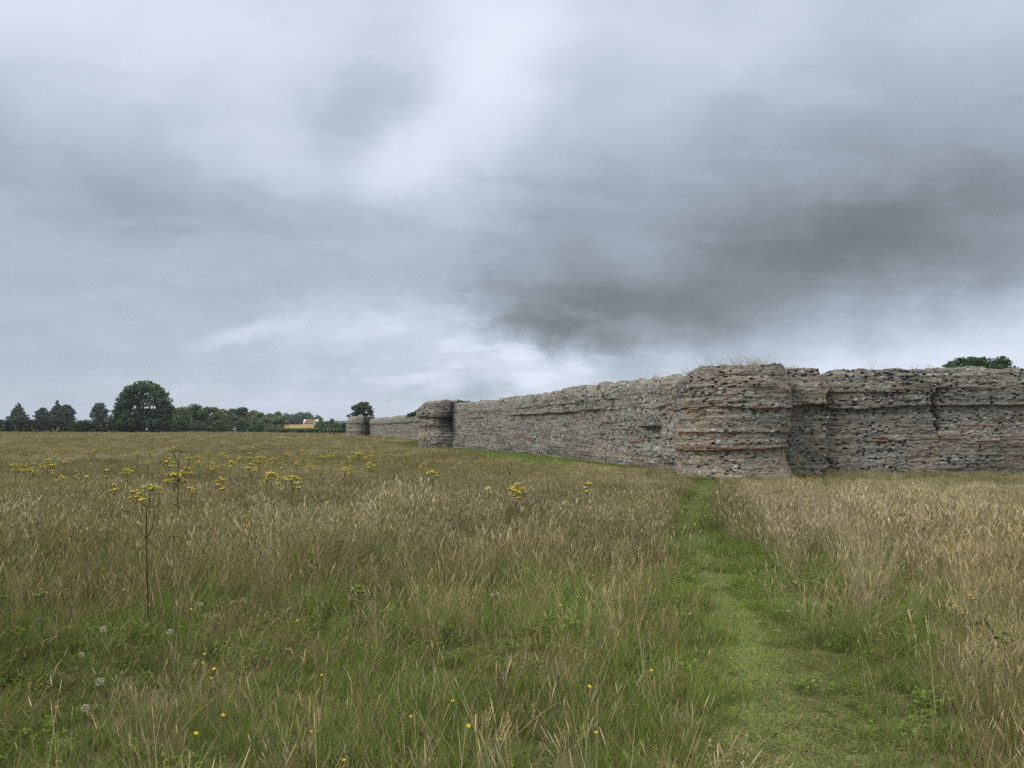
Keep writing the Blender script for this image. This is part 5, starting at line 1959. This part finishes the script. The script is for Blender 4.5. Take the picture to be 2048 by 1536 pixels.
PALE = [(0.62, 0.58, 0.53)]
CLK = [("fluffy dandelion clock nearest the frame's edge, under the tall forked stalk", 207, 1259, .36, .040), ("round dandelion clock held above dark green grass, the lowest whole one", 200, 1364, .34, .042),
       ("half blown dandelion clock beside a leaning straw, level with the fluffy one", 340, 1264, .36, .038), ("small shredded dandelion clock tilted in the grass between two whole ones", 163, 1310, .32, .030),
       ("low pale dandelion clock below the round one", 170, 1416, .30, .036), ("tiny dandelion clock beyond the others, close to a bleached arching stem", 402, 1209, .38, .030),
       ("pale seed head in the grass beside the path, past the yellow flowers", 984, 1190, .32, .030), ("second pale seed head just touching the one beside the path", 996, 1187, .32, .028)]
for i, (lab, px, py, h, d) in enumerate(CLK):
    small_flower("dandelion_clock", lab, "seed head", px, py, h, d, PALE, 'clock', 700 + i, "dandelion clocks in the near grass")
YF = [("largest near yellow flower, a full golden disc facing up in the green grass", 937, 1452, .26, .030), ("bright yellow flower on the brown grass by the pale seed heads", 946, 1195, .34, .024),
      ("yellow flower alone among brown bents below the pale green umbel", 595, 1241, .32, .022), ("small yellow flower deep in the grass below the lone one", 643, 1350, .26, .020),
      ("yellow flower half open near the purple clover", 624, 1463, .24, .018), ("yellow flower by the shadowed hollow in the grass", 905, 1402, .26, .022),
      ("tiny twin yellow flower, the first of two side by side", 993, 1478, .22, .014), ("tiny twin yellow flower, the second of two side by side", 1002, 1478, .22, .014),
      ("yellow flower at the top of a small loose group near a bleached stem", 409, 1308, .30, .022), ("yellow flower in the middle of a small loose group near a bleached stem", 406, 1325, .29, .022),
      ("widest yellow flower of the small loose group near a bleached stem", 428, 1338, .29, .028), ("lowest yellow flower of the small loose group near a bleached stem", 422, 1356, .27, .016),
      ("yellow flower under the loose group, facing away", 446, 1430, .25, .024), ("crumpled yellow flower below the facing away one", 392, 1467, .24, .026),
      ("yellow flower near the round dandelion clock", 114, 1414, .27, .022), ("yellow flower on a bent stalk at the path's shaggy edge", 1121, 1210, .32, .020),
      ("yellow flower lying flat in the green grass before the path", 1179, 1373, .24, .028), ("yellow flower tipped upright close to the flat lying one", 1303, 1341, .25, .024),
      ("faint yellow flower low in the grass near the frame's foot", 688, 1520, .22, .020), ("little yellow flower beyond the tall forked stalk", 247, 1179, .36, .020),
      ("little yellow flower in brown grass past the tiny dandelion clock", 383, 1218, .34, .020), ("yellow flower by the path, small as a button", 1155, 1194, .32, .016),
      ("small yellow flower low by the frame's foot beyond the largest one", 822, 1433, .24, .018), ("yellow button flower below the flat lying one", 1192, 1465, .22, .020)]
for i, (lab, px, py, h, d) in enumerate(YF):
    small_flower("yellow_flower", lab, "wildflower", px, py, h, d * 0.82, [(0.64, 0.46, 0.04), (0.55, 0.34, 0.03)], 'daisy', 740 + i, "yellow flowers in the near grass")
CLO = [("purple clover head, the clearest one, above a small yellow flower", 614, 1451, .24, .026), ("dull pink clover head, first of two together in brown grass", 554, 1306, .30, .020), ("dull pink clover head, second of two together in brown grass", 574, 1304, .30, .022),
       ("dark red clover head in the grass near the hollow", 788, 1284, .30, .020), ("faded mauve clover head low in the green grass", 181, 1442, .26, .022), ("rusty clover head before the path's shaggy edge", 1116, 1356, .27, .024),
       ("dry brown clover head below the flat lying yellow flower", 842, 1468, .24, .024), ("small white clover head in the lush grass beside the path", 1628, 1361, .16, .022), ("pale clover head in the short grass across the path", 1380, 1228, .22, .022)]
for i, (lab, px, py, h, d) in enumerate(CLO):
    cs = [(0.22, 0.085, 0.12), (0.16, 0.07, 0.08)] if i < 6 else ([(0.12, 0.07, 0.045), (0.07, 0.04, 0.03)] if i == 6 else [(0.55, 0.53, 0.45), (0.45, 0.42, 0.34)])
    small_flower("clover", lab, "wildflower", px, py, h, d, cs, 'clover', 780 + i, "clover heads in the near grass")


def umbel(label, px, py, h, w, seed, cols, group="umbel flowers in the grass"):
    g = random.Random(seed)
    p = gr(px, py, h)
    root = thing("umbel_flower", label, "wildflower", (p.x, p.y, 0), 0, group)
    mb = MB()
    top = Vector((0, 0, h - w * .35))
    mb.tube([(0, 0, 0), (0.01, 0, h * .5), top], [.0032, .003, .0025], 5, (0.11, 0.13, 0.06))
    ends = []
    for k in range(7):
        a = k * 2.4
        q = w * .42 * math.sqrt(k / 7)
        e = Vector((math.cos(a) * q, math.sin(a) * q, h - .01 - .15 * q + g.uniform(-.3, .1) * w))
        mb.tube([top, e], [.0014, .0011], 3, (0.12, 0.15, 0.06))
        ends.append(e)
    for k in range(4):
        frond(mb, (0, 0, g.uniform(.2, .6) * h), g.uniform(0, 6.283), .07, (0.09, 0.13, 0.05), g)
    mb.build("stem", M_PLANT, root)
    for e in ends:
        f = corymb(w * .16, 22, g, cols, (0.16, 0.19, 0.07), 0.34).build("flower_head", M_PLANT, root)
        f.location = e
    return root


GRN = ((0.24, 0.29, 0.085), (0.17, 0.22, 0.065))
OCH = ((0.46, 0.32, 0.09), (0.36, 0.25, 0.08))
umbel("pale lime green umbel of buds beside the forked dead plant's foot", 347, 1064, .62, .10, 820, GRN)
umbel("faint green umbel sunk in grass near the frame's edge, under the forked stalk", 84, 1180, .42, .10, 821, GRN)
umbel("feathery green umbel below a patch of blue green leaves", 718, 1172, .42, .13, 822, GRN)
umbel("orange brown umbel on the grass between the path and the pale straw tuft", 1590, 1160, .40, .045, 823, OCH)
umbel("upper ochre umbel in the straw grass, near the meadow's near corner", 1943, 1188, .46, .06, 824, OCH)
umbel("lower ochre umbel in the straw grass, below its twin", 1911, 1209, .44, .045, 825, OCH)
umbel("rusty small umbel touching the lower ochre one", 1926, 1222, .42, .035, 826, ((0.32, 0.19, 0.08), (0.26, 0.15, 0.06)))
umbel("greenish umbel in straw grass behind the hooked dead stem", 1895, 1080, .42, .09, 827, ((0.36, 0.30, 0.10), (0.28, 0.24, 0.08)))
umbel("lime leafed umbel beneath the arching dead stem", 2006, 1265, .40, .13, 828, GRN)


def straw_tuft(name, label, loc, n, h0, h1, spread, seed, group, pal, w=.003, heads=True, cat="grass tuft"):
    g = random.Random(seed)
    V, F, C = [], [], []
    for i in range(n):
        a, q = g.uniform(0, 6.283), spread * .35 * math.sqrt(g.random())
        c = jit(g.choice(pal), g)
        h = g.uniform(h0, h1)
        p = ribbon(V, F, C, (math.cos(a) * q, math.sin(a) * q), a + g.uniform(-.7, .7), h, g.uniform(0, spread / max(h1, .1)) * .8, g.uniform(0, .35), w * g.uniform(.7, 1.3), tuple(x * .85 for x in c), c, 4, g.uniform(0, 3.1416))
        if heads and g.random() < .5:
            b = len(V)
            f, l = g.uniform(0, 3.14), g.uniform(.02, .05)
            V.extend([(p[0], p[1], p[2] - l), (p[0] + math.cos(f) * w * 1.3, p[1] + math.sin(f) * w * 1.3, p[2]), (p[0], p[1], p[2] + l), (p[0] - math.cos(f) * w * 1.3, p[1] - math.sin(f) * w * 1.3, p[2])])
            C.extend([jit(g.choice(pal), g)] * 4)
            F.append((b, b + 1, b + 2, b + 3))
    o = build(name, V, F, M_PLANT, None, np.array(C, dtype=np.float32))
    o.location = loc
    tag(o, label, cat, group)
    return o


p = gr(1735, 1222)
straw_tuft("grass_tuft", "tall bleached sheaf of dead grass rising from a green patch before the cracked wall", tuple(p), 170, .45, 1.0, .34, 840, None, STRAWS, .0035)
for i, (lab, px, py, n, h0, h1) in enumerate([
        ("sheaf of brown grass leaning by the blue green leaves, upright and narrow", 755, 1190, 60, .25, .55),
        ("reddish upright sheaf of grass beside the path's shaggy edge", 1265, 1160, 80, .3, .6),
        ("brown sheaf of stems fanning at the meadow's near corner", 1985, 1520, 80, .3, .62),
        ("second brown sheaf fanning inward of the meadow's near corner", 1905, 1420, 60, .25, .55),
        ("bleached flattened sheaf at the foot of the tall forked stalk", 270, 1240, 70, .2, .45)]):
    straw_tuft("grass_tuft", lab, tuple(gr(px, py)), n, h0, h1, .3, 850 + i, "sheaves of taller grass", BROWNS + STRAWS[1:2], .0026)

for i, (lab, px, py, n, h0, h1, sp) in enumerate([
        ("rough green clump at the corner bastion's foot where the path ends", 1405, 962, 120, .15, .42, .5),
        ("brownish green clump in the middle of the corner bastion's foot", 1492, 962, 120, .15, .45, .5),
        ("low dark green clump beside the path, just short of the corner bastion", 1428, 984, 110, .10, .30, .5),
        ("tall rough clump in the angle between corner bastion and cracked wall", 1580, 958, 130, .25, .60, .6),
        ("rough clump against the cracked wall's foot below the notch", 1668, 957, 110, .2, .5, .5),
        ("weedy clump against the cracked wall's foot below the crack", 1868, 956, 110, .2, .5, .6)]):
    straw_tuft("grass_clump", lab, tuple(gr(px, py)), n, h0, h1, sp, 930 + i, "rough clumps at the wall foot", GREENS[:4] + BROWNS[:2], .008, heads=False)

# dry grass growing on the wall tops
def on_corner(px, back=0.5):
    v = at(px, 735, 24.7 + back)
    j = np.argmin(np.hypot(CB[1][:, 0] - v.x, CB[1][:, 1] - v.y))
    return (v.x, v.y, float(CB[3][j]) - 0.03)


WT = "dry grass on the wall top"
for i, (lab, px, n, h0, h1, sp, dp) in enumerate([
        ("small dry tuft on the bastion's stepped shoulder, towards the long wall", 1373, 40, .10, .30, .25, .5),
        ("thin dry grass at the start of the bastion's grassy top", 1405, 36, .08, .45, .35, .4),
        ("sparse tall stems on the bastion top, the ones standing highest", 1432, 30, .12, .62, .4, .5),
        ("mat of dry grass on the bastion's top before its middle", 1455, 70, .08, .35, .5, .35),
        ("tall feathery stems over the middle of the bastion top", 1475, 60, .10, .60, .45, .4),
        ("thick olive tussock crowning the bastion top", 1505, 130, .12, .34, .4, .3),
        ("dry tussock at the bastion top's outer end", 1526, 70, .10, .30, .3, .4),
        ("wispy stems past the last tussock of the bastion top", 1550, 24, .12, .42, .35, .6)]):
    straw_tuft("grass_tuft", lab, on_corner(px, dp), n, h0, h1, sp, 870 + i, WT, STRAWS[:3] + BROWNS[:1] + GREENS[4:], .006)


def on_wall(px, run, back=0.5):
    _, XYr, NMr, tpr = run
    best, bj = 1e9, 0
    for j in range(len(XYr)):
        q = 1024 + FPX * XYr[j, 0] / XYr[j, 1]
        if abs(q - px) < best and XYr[j, 1] < 70:
            best, bj = abs(q - px), j
    return (XYr[bj, 0] - NMr[bj, 0] * back, XYr[bj, 1] - NMr[bj, 1] * back, float(tpr[bj]) - 0.02)


for i, (lab, px, run, n, h0, h1) in enumerate([
        ("dry tuft on the long wall's top near the corner bastion", 1292, LW, 60, .10, .34),
        ("faint tuft on the long wall's top at its small notch", 1268, LW, 34, .08, .28),
        ("low tuft partway along the long wall's skyline", 1255, LW, 30, .08, .24),
        ("wisp of grass on the long wall's top above the thin ledge", 1168, LW, 22, .10, .34),
        ("wisp of grass midway on the long wall's receding top", 1125, LW, 20, .10, .32),
        ("two thin stems on the cracked wall's top beside the notch", 1752, RW, 16, .10, .42),
        ("low dry fringe on the cracked wall's top above the crack", 1790, RW, 22, .06, .18),
        ("fringe of dry grass on the cracked wall, a step before the crown of the tree", 1845, RW, 26, .06, .22),
        ("dry tuft on the cracked wall where the tree crown begins", 1873, RW, 36, .08, .26),
        ("short dry grass on the bridge between bastion and notch", 1590, RW, 20, .06, .2)]):
    straw_tuft("grass_tuft", lab, on_wall(px, run), n, h0, h1, .3, 890 + i, WT, STRAWS[:3] + BROWNS[:1] + GREENS[4:], .007)


# ------------------------------------------------------------------ air
def make_haze():
    mb = MB()
    mb.box(0, 0, 17.5, 8800, 8800, 37.0)
    m, nt, out = mat_nodes("haze")
    v = N(nt, 'ShaderNodeVolumePrincipled', {'Color': (0.80, 0.87, 1.0, 1), 'Density': 0.0001, 'Anisotropy': 0.1})
    nt.links.new(v.outputs[0], out.inputs['Volume'])
    o = mb.build("haze", m)
    tag(o, None, None, None, "stuff")
    o["label"] = "thin moist air that pales the far trees"


make_haze()
